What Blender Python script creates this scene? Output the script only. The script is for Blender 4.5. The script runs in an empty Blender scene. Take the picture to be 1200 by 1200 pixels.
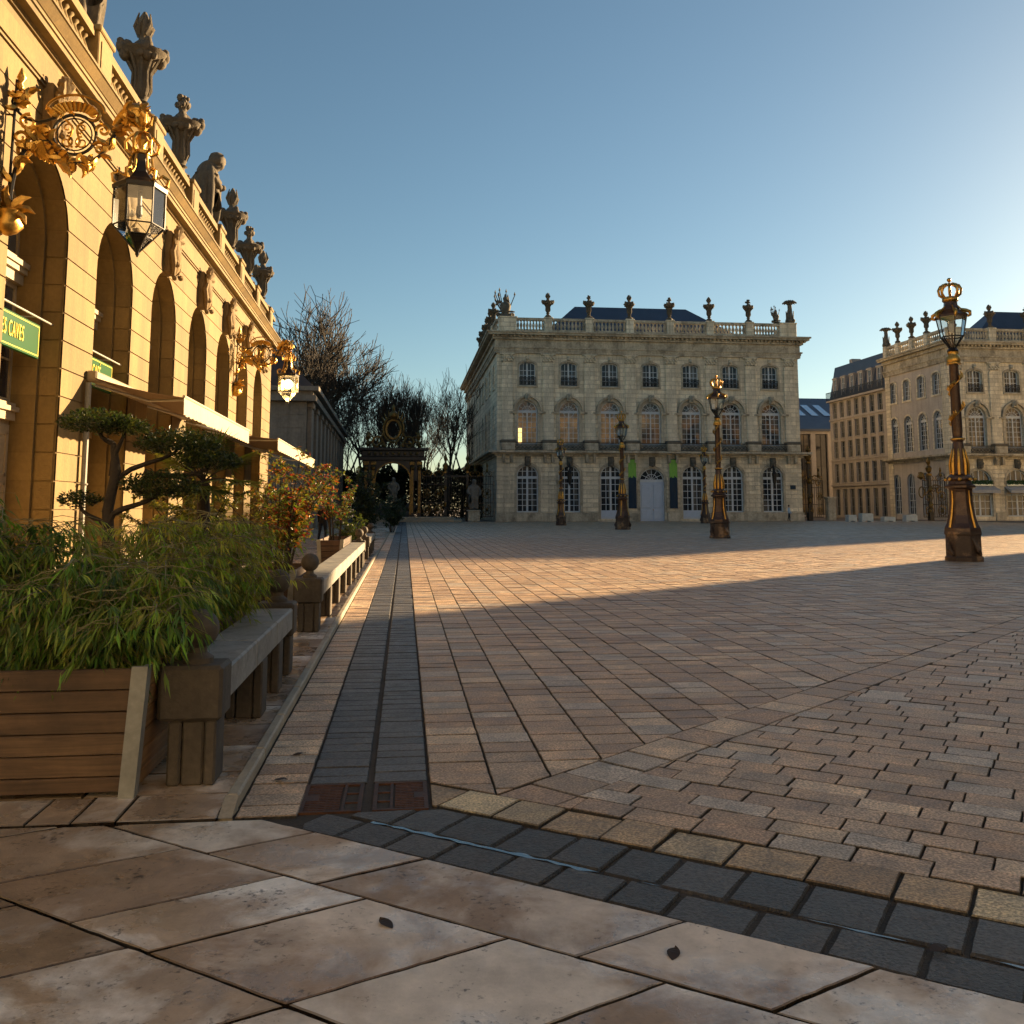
import bpy, bmesh, math, random
import numpy as np
from mathutils import Vector, Matrix, Euler, noise
R = math.radians
rnd = random.Random(7)
scene = bpy.context.scene
COL = scene.collection
PI = math.pi

# ---------------------------------------------------------------- mesh builder
class MB:
    def __init__(s):
        s.v = []; s.f = []; s.c = []; s.m = []
        s.col = None; s.mi = 0
    def add(s, vs, fs):
        o = len(s.v); s.v.extend(vs)
        for f in fs:
            s.f.append(tuple(i + o for i in f)); s.c.append(s.col); s.m.append(s.mi)
    def box(s, x0, x1, y0, y1, z0, z1):
        s.add([(x0,y0,z0),(x1,y0,z0),(x1,y1,z0),(x0,y1,z0),(x0,y0,z1),(x1,y0,z1),(x1,y1,z1),(x0,y1,z1)],
              [(3,2,1,0),(4,5,6,7),(0,1,5,4),(1,2,6,5),(2,3,7,6),(3,0,4,7)])
    def cbox(s, x0, x1, y0, y1, z0, z1, b=.02, M=None):
        xs, ys, zs = (x0,x1), (y0,y1), (z0,z1); vs = []; ix = {}
        for i in (0,1):
            for j in (0,1):
                for k in (0,1):
                    sx, sy, sz = (1,-1)[i]*b, (1,-1)[j]*b, (1,-1)[k]*b
                    for a in range(3):
                        p = [xs[i]+sx, ys[j]+sy, zs[k]+sz]
                        p[a] = (xs[i], ys[j], zs[k])[a]
                        ix[(i,j,k,a)] = len(vs); vs.append(tuple(p))
        fs = []
        for a in range(3):
            b1, c1 = (a+1) % 3, (a+2) % 3
            for e in (0,1):
                q = []
                for (m, n) in ((0,0),(1,0),(1,1),(0,1)):
                    k = [0,0,0]; k[a] = e; k[b1] = m; k[c1] = n; q.append(ix[(*k, a)])
                fs.append(tuple(q if e else q[::-1]))
            for m in (0,1):
                for n in (0,1):
                    k0 = [0,0,0]; k0[b1] = m; k0[c1] = n; k1 = k0[:]; k1[a] = 1
                    q = [ix[(*k0,b1)], ix[(*k1,b1)], ix[(*k1,c1)], ix[(*k0,c1)]]
                    fs.append(tuple(q if (m ^ n) else q[::-1]))
        for i in (0,1):
            for j in (0,1):
                for k in (0,1):
                    q = [ix[(i,j,k,a)] for a in range(3)]
                    fs.append(tuple(q if (i ^ j ^ k) else q[::-1]))
        if M is not None: vs = [tuple(M @ Vector(v)) for v in vs]
        s.add(vs, fs)
    def prism(s, poly, y0, y1):          # poly in (x,z), extruded along y
        n = len(poly)
        s.add([(x,y0,z) for x,z in poly] + [(x,y1,z) for x,z in poly],
              [tuple(range(n)), tuple(range(2*n-1, n-1, -1))] + [(i, i+n, (i+1) % n + n, (i+1) % n) for i in range(n)])
    def prismz(s, poly, z0, z1):
        n = len(poly)
        s.add([(x,y,z0) for x,y in poly] + [(x,y,z1) for x,y in poly],
              [tuple(range(n-1,-1,-1)), tuple(range(n, 2*n))] + [(i, (i+1) % n, (i+1) % n + n, i+n) for i in range(n)])
    def tube(s, pts, r, n=6, cap=True):
        pts = [Vector(p) for p in pts]; m = len(pts)
        rr = r if isinstance(r, (list, tuple)) else [r]*m
        t = (pts[1]-pts[0]).normalized()
        u = t.orthogonal().normalized(); vs = []
        for i in range(m):
            a = pts[max(i-1,0)]; b = pts[min(i+1,m-1)]
            d = b - a
            t = d.normalized() if d.length > 1e-9 else t
            u = (u - t*u.dot(t))
            u = u.normalized() if u.length > 1e-6 else t.orthogonal().normalized()
            w = t.cross(u)
            for k in range(n):
                a2 = 2*PI*k/n
                vs.append(tuple(pts[i] + (u*math.cos(a2) + w*math.sin(a2))*rr[i]))
        fs = [(i*n+k, i*n+(k+1) % n, (i+1)*n+(k+1) % n, (i+1)*n+k) for i in range(m-1) for k in range(n)]
        if cap: fs += [tuple(range(n-1,-1,-1)), tuple(range((m-1)*n, m*n))]
        s.add(vs, fs)
    def lathe(s, prof, n=12, c=(0,0,0), ph=0, sx=1, sy=1, wob=0):
        vs = []
        for (r, z) in prof:
            for k in range(n):
                a = ph + 2*PI*k/n; q = r
                if wob: q = r*(1 + wob*noise.noise(Vector((math.cos(a)*2, math.sin(a)*2, z*4 + c[1]))))
                vs.append((c[0]+q*math.cos(a)*sx, c[1]+q*math.sin(a)*sy, c[2]+z))
        m = len(prof)
        fs = [(i*n+k, i*n+(k+1) % n, (i+1)*n+(k+1) % n, (i+1)*n+k) for i in range(m-1) for k in range(n)]
        fs += [tuple(range(n-1,-1,-1)), tuple(range((m-1)*n, m*n))]
        s.add(vs, fs)
    def ball(s, c, r, n=10, m=7, sz=1, wob=0):
        s.lathe([(max(r*math.sin(PI*i/m), .001), -r*sz*math.cos(PI*i/m)) for i in range(m+1)], n, c, wob=wob)
    def ring(s, c, R0, r, ax='y', n=24, k=6, sz=1):
        pts = []
        for i in range(n+1):
            a = 2*PI*i/n
            if ax == 'y': pts.append((c[0]+R0*math.cos(a), c[1], c[2]+R0*sz*math.sin(a)))
            else: pts.append((c[0]+R0*math.cos(a), c[1]+R0*math.sin(a), c[2]))
        s.tube(pts, r, k, cap=False)
    def spiral(s, c, r0, r1, a0, turns, rad, y=0, n=18, k=5):   # volute in the x-z plane
        pts = []
        for i in range(n+1):
            t = i/n; a = a0 + turns*2*PI*t; q = r0 + (r1-r0)*t
            pts.append((c[0]+q*math.cos(a), c[1]+y, c[2]+q*math.sin(a)))
        s.tube(pts, [rad*(1-.35*i/n) for i in range(n+1)], k)
    def mesh(s, name, smooth=None):
        me = bpy.data.meshes.new(name)
        me.from_pydata(s.v, [], s.f)
        if any(c is not None for c in s.c):
            a = me.color_attributes.new('Col', 'FLOAT_COLOR', 'CORNER')
            arr = []
            for f, c in zip(s.f, s.c):
                c = c or (1,1,1); arr.extend((c[0],c[1],c[2],1.0)*len(f))
            a.data.foreach_set('color', arr)
        if any(s.m): me.polygons.foreach_set('material_index', s.m)
        if smooth is not None:
            me.polygons.foreach_set('use_smooth', [True]*len(me.polygons))
            me.set_sharp_from_angle(angle=R(smooth))
        me.update()
        return me
    def build(s, name, mats, parent=None, loc=(0,0,0), rz=0, smooth=None):
        me = s.mesh(name, smooth)
        for m in (mats if isinstance(mats, (list, tuple)) else [mats]): me.materials.append(m)
        return put(name, me, parent, loc, rz)

def put(name, me, parent=None, loc=(0,0,0), rz=0, scale=None):
    o = bpy.data.objects.new(name, me); COL.objects.link(o)
    o.location = loc; o.rotation_euler = (0,0,rz)
    if scale: o.scale = scale if isinstance(scale, (tuple, list)) else (scale,)*3
    if parent is not None: o.parent = parent
    return o
def thing(name, label, cat, loc=(0,0,0), rz=0, group=None):
    o = bpy.data.objects.new(name, None); COL.objects.link(o)
    o.location = loc; o.rotation_euler = (0,0,rz); o.empty_display_size = .2
    return tag(o, label, cat, group)
def tag(o, label, cat, group=None):
    o['label'] = label; o['category'] = cat
    if group: o['group'] = group
    return o
def struct(o): o['kind'] = 'structure'; return o
def dup(root, loc=None, rz=None, label=None, scale=None):
    def rec(o, parent):
        c = o.copy(); COL.objects.link(c)
        if parent is not None: c.parent = parent
        for ch in o.children: rec(ch, c)
        return c
    r = rec(root, None)
    if loc is not None: r.location = loc
    if rz is not None: r.rotation_euler = (0,0,rz)
    if scale is not None: r.scale = (scale,)*3 if not isinstance(scale,(tuple,list)) else scale
    if label: r['label'] = label
    return r

# ---------------------------------------------------------------- materials
def newmat(name):
    m = bpy.data.materials.new(name); m.use_nodes = True
    nt = m.node_tree; b = nt.nodes['Principled BSDF']
    return m, nt, b
def N(nt, t, **kw):
    n = nt.nodes.new(t)
    for k, v in kw.items(): setattr(n, k, v)
    return n
def L(nt, a, b): nt.links.new(a, b)
def noise_tex(nt, vec, scale, detail=5, rough=.6):
    n = N(nt, 'ShaderNodeTexNoise'); n.inputs['Scale'].default_value = scale
    n.inputs['Detail'].default_value = detail; n.inputs['Roughness'].default_value = rough
    if vec is not None: L(nt, vec, n.inputs['Vector'])
    return n
def ramp(nt, fac, stops):
    r = N(nt, 'ShaderNodeValToRGB'); cr = r.color_ramp
    while len(cr.elements) < len(stops): cr.elements.new(.5)
    for e, (p, c) in zip(cr.elements, stops):
        e.position = p; e.color = (*c, 1) if isinstance(c, tuple) else (c, c, c, 1)
    L(nt, fac, r.inputs[0]); return r
def mixc(nt, mode, fac, a, b):
    m = N(nt, 'ShaderNodeMix', data_type='RGBA', blend_type=mode)
    for s, v in ((m.inputs[0], fac), (m.inputs[6], a), (m.inputs[7], b)):
        if hasattr(v, 'is_linked'): L(nt, v, s)
        else: s.default_value = v if not isinstance(v, tuple) else (*v, 1)
    return m.outputs[2]
def surf(name, base, rough=.7, metal=0, var=.3, scale=1.2, fine=25, bump=.25, bdist=.01, stain=None, vcol=False, streak=0, rvar=.0, spec=.5, grain=None, block=None):
    """stone, wood, metal...: mottled colour at two scales, optional stains and vertical run-off streaks, bump"""
    m, nt, b = newmat(name)
    tc = N(nt, 'ShaderNodeTexCoord').outputs['Object']
    n1 = noise_tex(nt, tc, scale, 6, .65); n2 = noise_tex(nt, tc, fine, 4, .6)
    if vcol:
        a = N(nt, 'ShaderNodeAttribute', attribute_name='Col'); col = a.outputs['Color']
    else:
        rgb = N(nt, 'ShaderNodeRGB'); rgb.outputs[0].default_value = (*base, 1); col = rgb.outputs[0]
    r1 = ramp(nt, n1.outputs['Fac'], [(.25, 1-var), (.75, 1+var*.6)])
    col = mixc(nt, 'MULTIPLY', 1.0, col, r1.outputs[0])
    r2 = ramp(nt, n2.outputs['Fac'], [(.3, 1-var*.5), (.7, 1+var*.3)] if not grain else [(.4, 1-grain), (.62, 1+grain*.6)])
    col = mixc(nt, 'MULTIPLY', 1.0, col, r2.outputs[0])
    if block:                                        # each ashlar block has a tone of its own
        sp = N(nt, 'ShaderNodeSeparateXYZ'); L(nt, tc, sp.inputs[0]); cb = N(nt, 'ShaderNodeCombineXYZ'); L(nt, sp.outputs[0], cb.inputs[0]); sh = N(nt, 'ShaderNodeMath', operation='SUBTRACT'); L(nt, sp.outputs[2], sh.inputs[0]); sh.inputs[1].default_value = .55; L(nt, sh.outputs[0], cb.inputs[1])
        br = N(nt, 'ShaderNodeTexBrick'); L(nt, cb.outputs[0], br.inputs['Vector']); br.inputs['Scale'].default_value = 1; br.inputs['Mortar Size'].default_value = block[2] if len(block) > 2 else .004; br.inputs['Brick Width'].default_value = block[0]; br.inputs['Row Height'].default_value = block[1]
        for nm, c in (('Color1', .8), ('Color2', 1.12), ('Mortar', .62 if len(block) < 3 else .74)): br.inputs[nm].default_value = (c, c*.985, c*.96, 1)
        col = mixc(nt, 'MULTIPLY', 1.0, col, br.outputs[0])
    if streak:
        mp = N(nt, 'ShaderNodeMapping'); mp.inputs['Scale'].default_value = (1.6, 1.6, .12); L(nt, tc, mp.inputs[0])
        n3 = noise_tex(nt, mp.outputs[0], 1.3, 6, .7)
        r3 = ramp(nt, n3.outputs['Fac'], [(.46, 1.0), (.72, 1-streak)])
        col = mixc(nt, 'MULTIPLY', 1.0, col, r3.outputs[0])
    if stain:
        n4 = noise_tex(nt, tc, stain[2], 7, .7)
        r4 = ramp(nt, n4.outputs['Fac'], [(.5, 0.0), (.68, stain[1])])
        col = mixc(nt, 'MIX', r4.outputs[0], col, stain[0])
    L(nt, col, b.inputs['Base Color'])
    b.inputs['Roughness'].default_value = rough; b.inputs['Metallic'].default_value = metal
    b.inputs['Specular IOR Level'].default_value = spec
    if rvar:
        rr = ramp(nt, n1.outputs['Fac'], [(.35, rough-rvar), (.65, rough+rvar)]); L(nt, rr.outputs[0], b.inputs['Roughness'])
    if bump:
        bp = N(nt, 'ShaderNodeBump'); bp.inputs['Strength'].default_value = bump; bp.inputs['Distance'].default_value = bdist
        L(nt, n2.outputs['Fac'], bp.inputs['Height']); L(nt, bp.outputs[0], b.inputs['Normal'])
    return m
def plain(name, base, rough=.5, metal=0, spec=.5):
    m, nt, b = newmat(name)
    b.inputs['Base Color'].default_value = (*base, 1); b.inputs['Roughness'].default_value = rough
    b.inputs['Metallic'].default_value = metal; b.inputs['Specular IOR Level'].default_value = spec
    return m
def wood(name, base, axis=0):
    m, nt, b = newmat(name)
    tc = N(nt, 'ShaderNodeTexCoord').outputs['Object']
    mp = N(nt, 'ShaderNodeMapping'); sc = [9, 9, 26]; sc[axis] = 1.1; mp.inputs['Scale'].default_value = sc; L(nt, tc, mp.inputs[0])
    n1 = noise_tex(nt, mp.outputs[0], 1.0, 8, .7); n1.inputs['Distortion'].default_value = 1.2
    n2 = noise_tex(nt, tc, 2.2, 5, .65)
    d = tuple(c*.45 for c in base)
    r1 = ramp(nt, n1.outputs['Fac'], [(.3, d), (.62, base)])
    r2 = ramp(nt, n2.outputs['Fac'], [(.35, .55), (.65, 1.15)])
    a = N(nt, 'ShaderNodeAttribute', attribute_name='Col')
    c = mixc(nt, 'MULTIPLY', 1.0, r1.outputs[0], r2.outputs[0])
    c = mixc(nt, 'MULTIPLY', 1.0, c, a.outputs['Color'])
    L(nt, c, b.inputs['Base Color']); b.inputs['Roughness'].default_value = .65
    bp = N(nt, 'ShaderNodeBump'); bp.inputs['Strength'].default_value = .3; bp.inputs['Distance'].default_value = .004
    L(nt, n1.outputs['Fac'], bp.inputs['Height']); L(nt, bp.outputs[0], b.inputs['Normal'])
    return m
def leafmat(name, trans=.35, rough=.5):
    m, nt, b = newmat(name)
    a = N(nt, 'ShaderNodeAttribute', attribute_name='Col')
    L(nt, a.outputs['Color'], b.inputs['Base Color']); b.inputs['Roughness'].default_value = rough
    b.inputs['Specular IOR Level'].default_value = .3
    t = N(nt, 'ShaderNodeBsdfTranslucent'); L(nt, mixc(nt, 'MULTIPLY', 1.0, a.outputs['Color'], (1.5, 1.5, .6)), t.inputs[0])
    mx = N(nt, 'ShaderNodeMixShader'); mx.inputs[0].default_value = trans
    L(nt, b.outputs[0], mx.inputs[1]); L(nt, t.outputs[0], mx.inputs[2])
    L(nt, mx.outputs[0], nt.nodes['Material Output'].inputs[0])
    return m
def thin_glass(name, tint=(.94,.97,.97), refl=.06):
    m, nt, b = newmat(name)
    t = N(nt, 'ShaderNodeBsdfTransparent'); t.inputs[0].default_value = (*tint, 1)
    g = N(nt, 'ShaderNodeBsdfGlossy'); g.inputs['Roughness'].default_value = .06
    lw = N(nt, 'ShaderNodeLayerWeight'); lw.inputs[0].default_value = .25
    ad = N(nt, 'ShaderNodeMath', operation='ADD'); ad.inputs[1].default_value = refl; ad.use_clamp = True
    L(nt, lw.outputs['Fresnel'], ad.inputs[0])
    mx = N(nt, 'ShaderNodeMixShader'); L(nt, ad.outputs[0], mx.inputs[0]); L(nt, t.outputs[0], mx.inputs[1]); L(nt, g.outputs[0], mx.inputs[2])
    L(nt, mx.outputs[0], nt.nodes['Material Output'].inputs[0])
    return m
def emit(name, col, st):
    m, nt, b = newmat(name)
    b.inputs['Base Color'].default_value = (*col, 1)
    b.inputs['Emission Color'].default_value = (*col, 1); b.inputs['Emission Strength'].default_value = st
    return m
def glow_glass(name, warm, st):
    """window glass, with a faint glow put in for warm reflections"""
    m, nt, b = newmat(name)
    tc = N(nt, 'ShaderNodeNewGeometry').outputs['Position']
    mp = N(nt, 'ShaderNodeMapping'); mp.inputs['Scale'].default_value = (1.5,1.5,.22); L(nt, tc, mp.inputs[0]); nc = noise_tex(nt, mp.outputs[0], 1.0, 2, .5)
    cu = ramp(nt, nc.outputs['Fac'], [(.5, (.012,.016,.022)), (.6, (.1,.095,.085))]); L(nt, cu.outputs[0], b.inputs['Base Color'])   # drawn curtains here and there
    n = noise_tex(nt, tc, .7, 2, .5)
    r = ramp(nt, n.outputs['Fac'], [(.45, (0,0,0)), (.62, warm)])
    b.inputs['Roughness'].default_value = .07; b.inputs['Specular IOR Level'].default_value = .4
    L(nt, r.outputs[0], b.inputs['Emission Color']); b.inputs['Emission Strength'].default_value = st
    return m

M = {}
M['ochre'] = surf('warm_limestone', (.215,.147,.05), .8, var=.26, scale=.5, fine=14, bump=.35, bdist=.02, streak=.28, block=(1.05,.4925))
M['ochre_dark'] = surf('carved_limestone', (.23,.155,.066), .85, var=.3, scale=1.5, fine=14, bump=.5, bdist=.03, streak=.3)
M['pale'] = surf('pale_limestone', (.76,.69,.54), .85, var=.34, scale=.4, fine=5, bump=.3, bdist=.04, streak=.42, block=(1.35,.46,.05))
M['pale_weathered'] = surf('weathered_limestone', (.5,.445,.34), .85, stain=((.1,.085,.06), .75, .9), var=.45, scale=.7, fine=6, bump=.4, bdist=.03, streak=.4)
M['stucco_bounce'] = surf('bounce_stucco', (.78,.74,.66), .85, var=.1, scale=.5, fine=6, bump=.1)  # kept extra pale so the unseen town hall bounces more sunlight
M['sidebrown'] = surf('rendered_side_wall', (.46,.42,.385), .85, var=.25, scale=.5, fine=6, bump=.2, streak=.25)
M['urn'] = surf('urn_stone', (.125,.102,.07), .9, var=.45, scale=2.2, fine=16, bump=.5, bdist=.03, stain=((.07,.06,.05), .8, 3))
M['darkurn'] = surf('dark_weathered_stone', (.13,.115,.09), .9, var=.45, scale=2.2, fine=16, bump=.5, bdist=.03)
M['bench'] = surf('bench_stone', (.27,.265,.24), .62, var=.4, scale=3, fine=35, bump=.4, bdist=.006, stain=((.09,.085,.075), .7, 5), rvar=.15)
M['benchleg'] = surf('bench_leg_stone', (.085,.07,.052), .75, var=.5, scale=3, fine=30, bump=.5, bdist=.008, streak=.4)
M['slate'] = surf('roof_slate', (.035,.05,.085), .45, var=.3, scale=.6, fine=7, bump=.3, bdist=.03)
M['brownroof'] = surf('brown_tile_roof', (.075,.05,.04), .7, var=.35, scale=.8, fine=9, bump=.4, bdist=.03)
M['frame'] = surf('white_window_paint', (.5,.55,.6), .5, var=.15, scale=3, fine=20, bump=.05)
M['cream'] = surf('cream_joinery', (.36,.29,.18), .5, var=.15, scale=2, fine=15, bump=.08)
M['bluedoor'] = surf('pale_blue_door_paint', (.42,.5,.62), .5, var=.12, scale=2, fine=12, bump=.05)
M['glass'] = glow_glass('window_glass', (.3,.3,.3), .002)
M['glass_warm'] = glow_glass('warm_reflection_glass', (.9,.42,.12), .016)  # emission stands in for warm sunlit reflections in the panes
M['glass_glint'] = emit('glint_pane', (1,.62,.2), .55)  # a bright reflection made as a glowing pane
M['iron'] = surf('black_iron', (.018,.017,.016), .45, .3, var=.3, scale=4, fine=40, bump=.15, bdist=.004)
M['gold'] = surf('gilding', (.62,.36,.08), .34, .85, var=.35, scale=6, fine=35, bump=.35, bdist=.006, stain=((.1,.06,.025), .75, 6))
M['oldgold'] = surf('tarnished_gilding', (.2,.125,.035), .45, .7, var=.4, scale=4, fine=20, bump=.3, bdist=.01, stain=((.03,.022,.012), .9, 2.5))
M['darkstone'] = surf('dark_limestone', (.2,.18,.15), .85, var=.35, scale=.5, fine=5, bump=.3, bdist=.03, streak=.35)  # darker grey base than the pale limestone
M['bronze'] = surf('brown_cast_iron', (.06,.032,.02), .36, .3, var=.4, scale=3, fine=30, bump=.25, bdist=.006, stain=((.15,.09,.045), .5, 4))
M['lampbase'] = surf('worn_lamp_plinth', (.06,.04,.028), .6, .1, var=.5, scale=3, fine=18, bump=.5, bdist=.02, stain=((.36,.24,.13), .85, 1.5))
M['lglass'] = thin_glass('lantern_glass')
M['glint'] = emit('lantern_glint', (1,.62,.2), 5)  # glow standing in for the sun's glint on the lantern glass
M['soft_glint'] = emit('lantern_soft_glint', (1,.75,.42), .5)  # weaker glow, part of the same added sun glint
M['awning'] = surf('awning_canvas', (.2,.135,.075), .9, var=.15, scale=1.5, fine=60, bump=.1)
M['valance'] = surf('awning_valance', (.5,.43,.32), .9, var=.08, scale=2, fine=60, bump=.1)
M['sign'] = plain('green_sign_enamel', (.005,.075,.014), .3)
M['signtrim'] = plain('yellow_sign_paint', (.75,.6,.05), .4)
M['steel'] = surf('galvanised_metal', (.45,.45,.43), .45, .5, var=.15, scale=5, fine=30, bump=.05)
M['planter'] = wood('planter_boards', (.13,.077,.038), 0)
M['post'] = surf('grey_post_paint', (.25,.25,.22), .6, var=.25, scale=4, fine=30, bump=.15)
M['soil'] = surf('potting_soil', (.03,.02,.014), .95, var=.4, scale=9, fine=50, bump=.6, bdist=.02)
M['leaf'] = leafmat('foliage')
M['leaf_gloss'] = leafmat('glossy_foliage', .25, .35)
M['bark'] = surf('bark', (.035,.027,.02), .9, var=.4, scale=4, fine=25, bump=.5, bdist=.02)
M['twig'] = surf('bare_twigs', (.045,.034,.024), .9, var=.3, scale=2, fine=10, bump=0)
M['cane'] = surf('bamboo_cane', (.16,.14,.05), .5, var=.3, scale=6, fine=30, bump=.05)
M['paver'] = surf('granite_pavers', (1,1,1), .46, var=.6, scale=4.5, fine=75, bump=1.0, bdist=.014, vcol=True, rvar=.16, spec=.5, grain=.5)
M['darkpaver'] = surf('dark_gutter_setts', (1,1,1), .45, var=.55, grain=.4, scale=6, fine=60, bump=1.0, bdist=.015, vcol=True, rvar=.13)
M['joint'] = surf('joint_grit', (.045,.036,.027), .9, var=.5, scale=5, fine=60, bump=.8, bdist=.01)
M['rust'] = surf('rusted_cast_iron', (.085,.036,.018), .6, .5, var=.5, scale=9, fine=60, bump=.5, bdist=.004)
M['kerb'] = surf('kerb_limestone', (.34,.29,.21), .6, var=.3, scale=2.5, fine=40, bump=.35, bdist=.006)
M['ground'] = surf('distant_ground', (.17,.145,.12), .75, var=.3, scale=.3, fine=3, bump=.2)
M['red'] = surf('brown_side_building', (.38,.345,.315), .85, var=.25, scale=.4, fine=5, bump=.2, streak=.25)
M['darkglass'] = plain('dark_office_glass', (.02,.02,.022), .08, 0, .7)
M['conc'] = surf('pale_concrete', (.42,.47,.48), .75, var=.25, scale=3, fine=25, bump=.25)
M['green_cloth'] = surf('green_banner_cloth', (.2,.42,.07), .85, var=.1, scale=2, fine=20, bump=.05)
M['navy_cloth'] = surf('navy_banner_cloth', (.012,.03,.055), .85, var=.15, scale=2, fine=20, bump=.05)
M['skylight'] = plain('skylight_glass', (.5,.6,.68), .08, .6, .8)
# ---------------------------------------------------------------- ground
def slabmat():
    m, nt, b = newmat('wet_limestone_slabs')
    tc = N(nt, 'ShaderNodeTexCoord').outputs['Object']
    a = N(nt, 'ShaderNodeAttribute', attribute_name='Col')
    off = N(nt, 'ShaderNodeVectorMath', operation='MULTIPLY_ADD'); off.inputs[1].default_value = (37,53,71); L(nt, a.outputs['Color'], off.inputs[0]); L(nt, tc, off.inputs[2]); tc = off.outputs[0]   # every slab weathers on its own
    n1 = noise_tex(nt, tc, 1.15, 8, .62); n1.inputs['Distortion'].default_value = .4
    n2 = noise_tex(nt, tc, 34, 5, .65); n3 = noise_tex(nt, tc, 5, 6, .7); n4 = noise_tex(nt, tc, 70, 3, .6)
    sx = N(nt, 'ShaderNodeSeparateXYZ'); L(nt, N(nt, 'ShaderNodeTexCoord').outputs['Object'], sx.inputs[0]); da = N(nt, 'ShaderNodeMath', operation='MULTIPLY_ADD'); L(nt, sx.outputs[0], da.inputs[0]); da.inputs[1].default_value = -.055; L(nt, n1.outputs['Fac'], da.inputs[2])   # the corner by the planters dries last
    damp = ramp(nt, da.outputs[0], [(.44, 0.0), (.56, 1.0)])            # damp brown film left by rain
    c = mixc(nt, 'MULTIPLY', 1.0, a.outputs['Color'], ramp(nt, n3.outputs['Fac'], [(.3, .7), (.7, 1.15)]).outputs[0])
    c = mixc(nt, 'MIX', damp.outputs[0], c, mixc(nt, 'MULTIPLY', 1.0, c, (.54,.43,.33)))
    n6 = noise_tex(nt, tc, 3.1, 4, .6); ad = N(nt, 'ShaderNodeMath', operation='MULTIPLY_ADD'); L(nt, n6.outputs['Fac'], ad.inputs[0]); ad.inputs[1].default_value = .7; L(nt, n2.outputs['Fac'], ad.inputs[2])
    pits = ramp(nt, ad.outputs[0], [(.6, .2), (.74, 1.0)])
    c = mixc(nt, 'MULTIPLY', 1.0, c, pits.outputs[0])
    L(nt, c, b.inputs['Base Color'])
    n5 = noise_tex(nt, tc, 2.3, 6, .6)
    wet = ramp(nt, n5.outputs['Fac'], [(.47, .6), (.56, .2)])
    L(nt, wet.outputs[0], b.inputs['Roughness'])
    bp = N(nt, 'ShaderNodeBump'); bp.inputs['Strength'].default_value = .35; bp.inputs['Distance'].default_value = .005
    mx = N(nt, 'ShaderNodeMath', operation='ADD'); L(nt, n2.outputs['Fac'], mx.inputs[0]); L(nt, n4.outputs['Fac'], mx.inputs[1])
    L(nt, mx.outputs[0], bp.inputs['Height']); L(nt, bp.outputs[0], b.inputs['Normal'])
    return m
M['slab'] = slabmat()

def clip(poly, p, n):            # keep the side where (q-p).n >= 0
    out = []; k = len(poly)
    for i in range(k):
        a, b = poly[i], poly[(i+1) % k]
        da = (a[0]-p[0])*n[0]+(a[1]-p[1])*n[1]; db = (b[0]-p[0])*n[0]+(b[1]-p[1])*n[1]
        if da >= 0: out.append(a)
        if da*db < 0:
            t = da/(da-db); out.append((a[0]+(b[0]-a[0])*t, a[1]+(b[1]-a[1])*t))
    return out
def shrink(poly, d):             # inset a convex polygon (CCW) by d
    for i in range(len(poly)):
        pass
    out = poly
    k = len(poly)
    for i in range(k):
        a, b = poly[i], poly[(i+1) % k]
        ex, ey = b[0]-a[0], b[1]-a[1]; l = math.hypot(ex, ey)
        if l < 1e-6: continue
        n = (-ey/l, ex/l)
        out = clip(out, (a[0]+n[0]*d, a[1]+n[1]*d), n)
        if len(out) < 3: return []
    return out
def area(p): return .5*sum(p[i][0]*p[(i+1) % len(p)][1]-p[(i+1) % len(p)][0]*p[i][1] for i in range(len(p)))
K = 2.5
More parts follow.
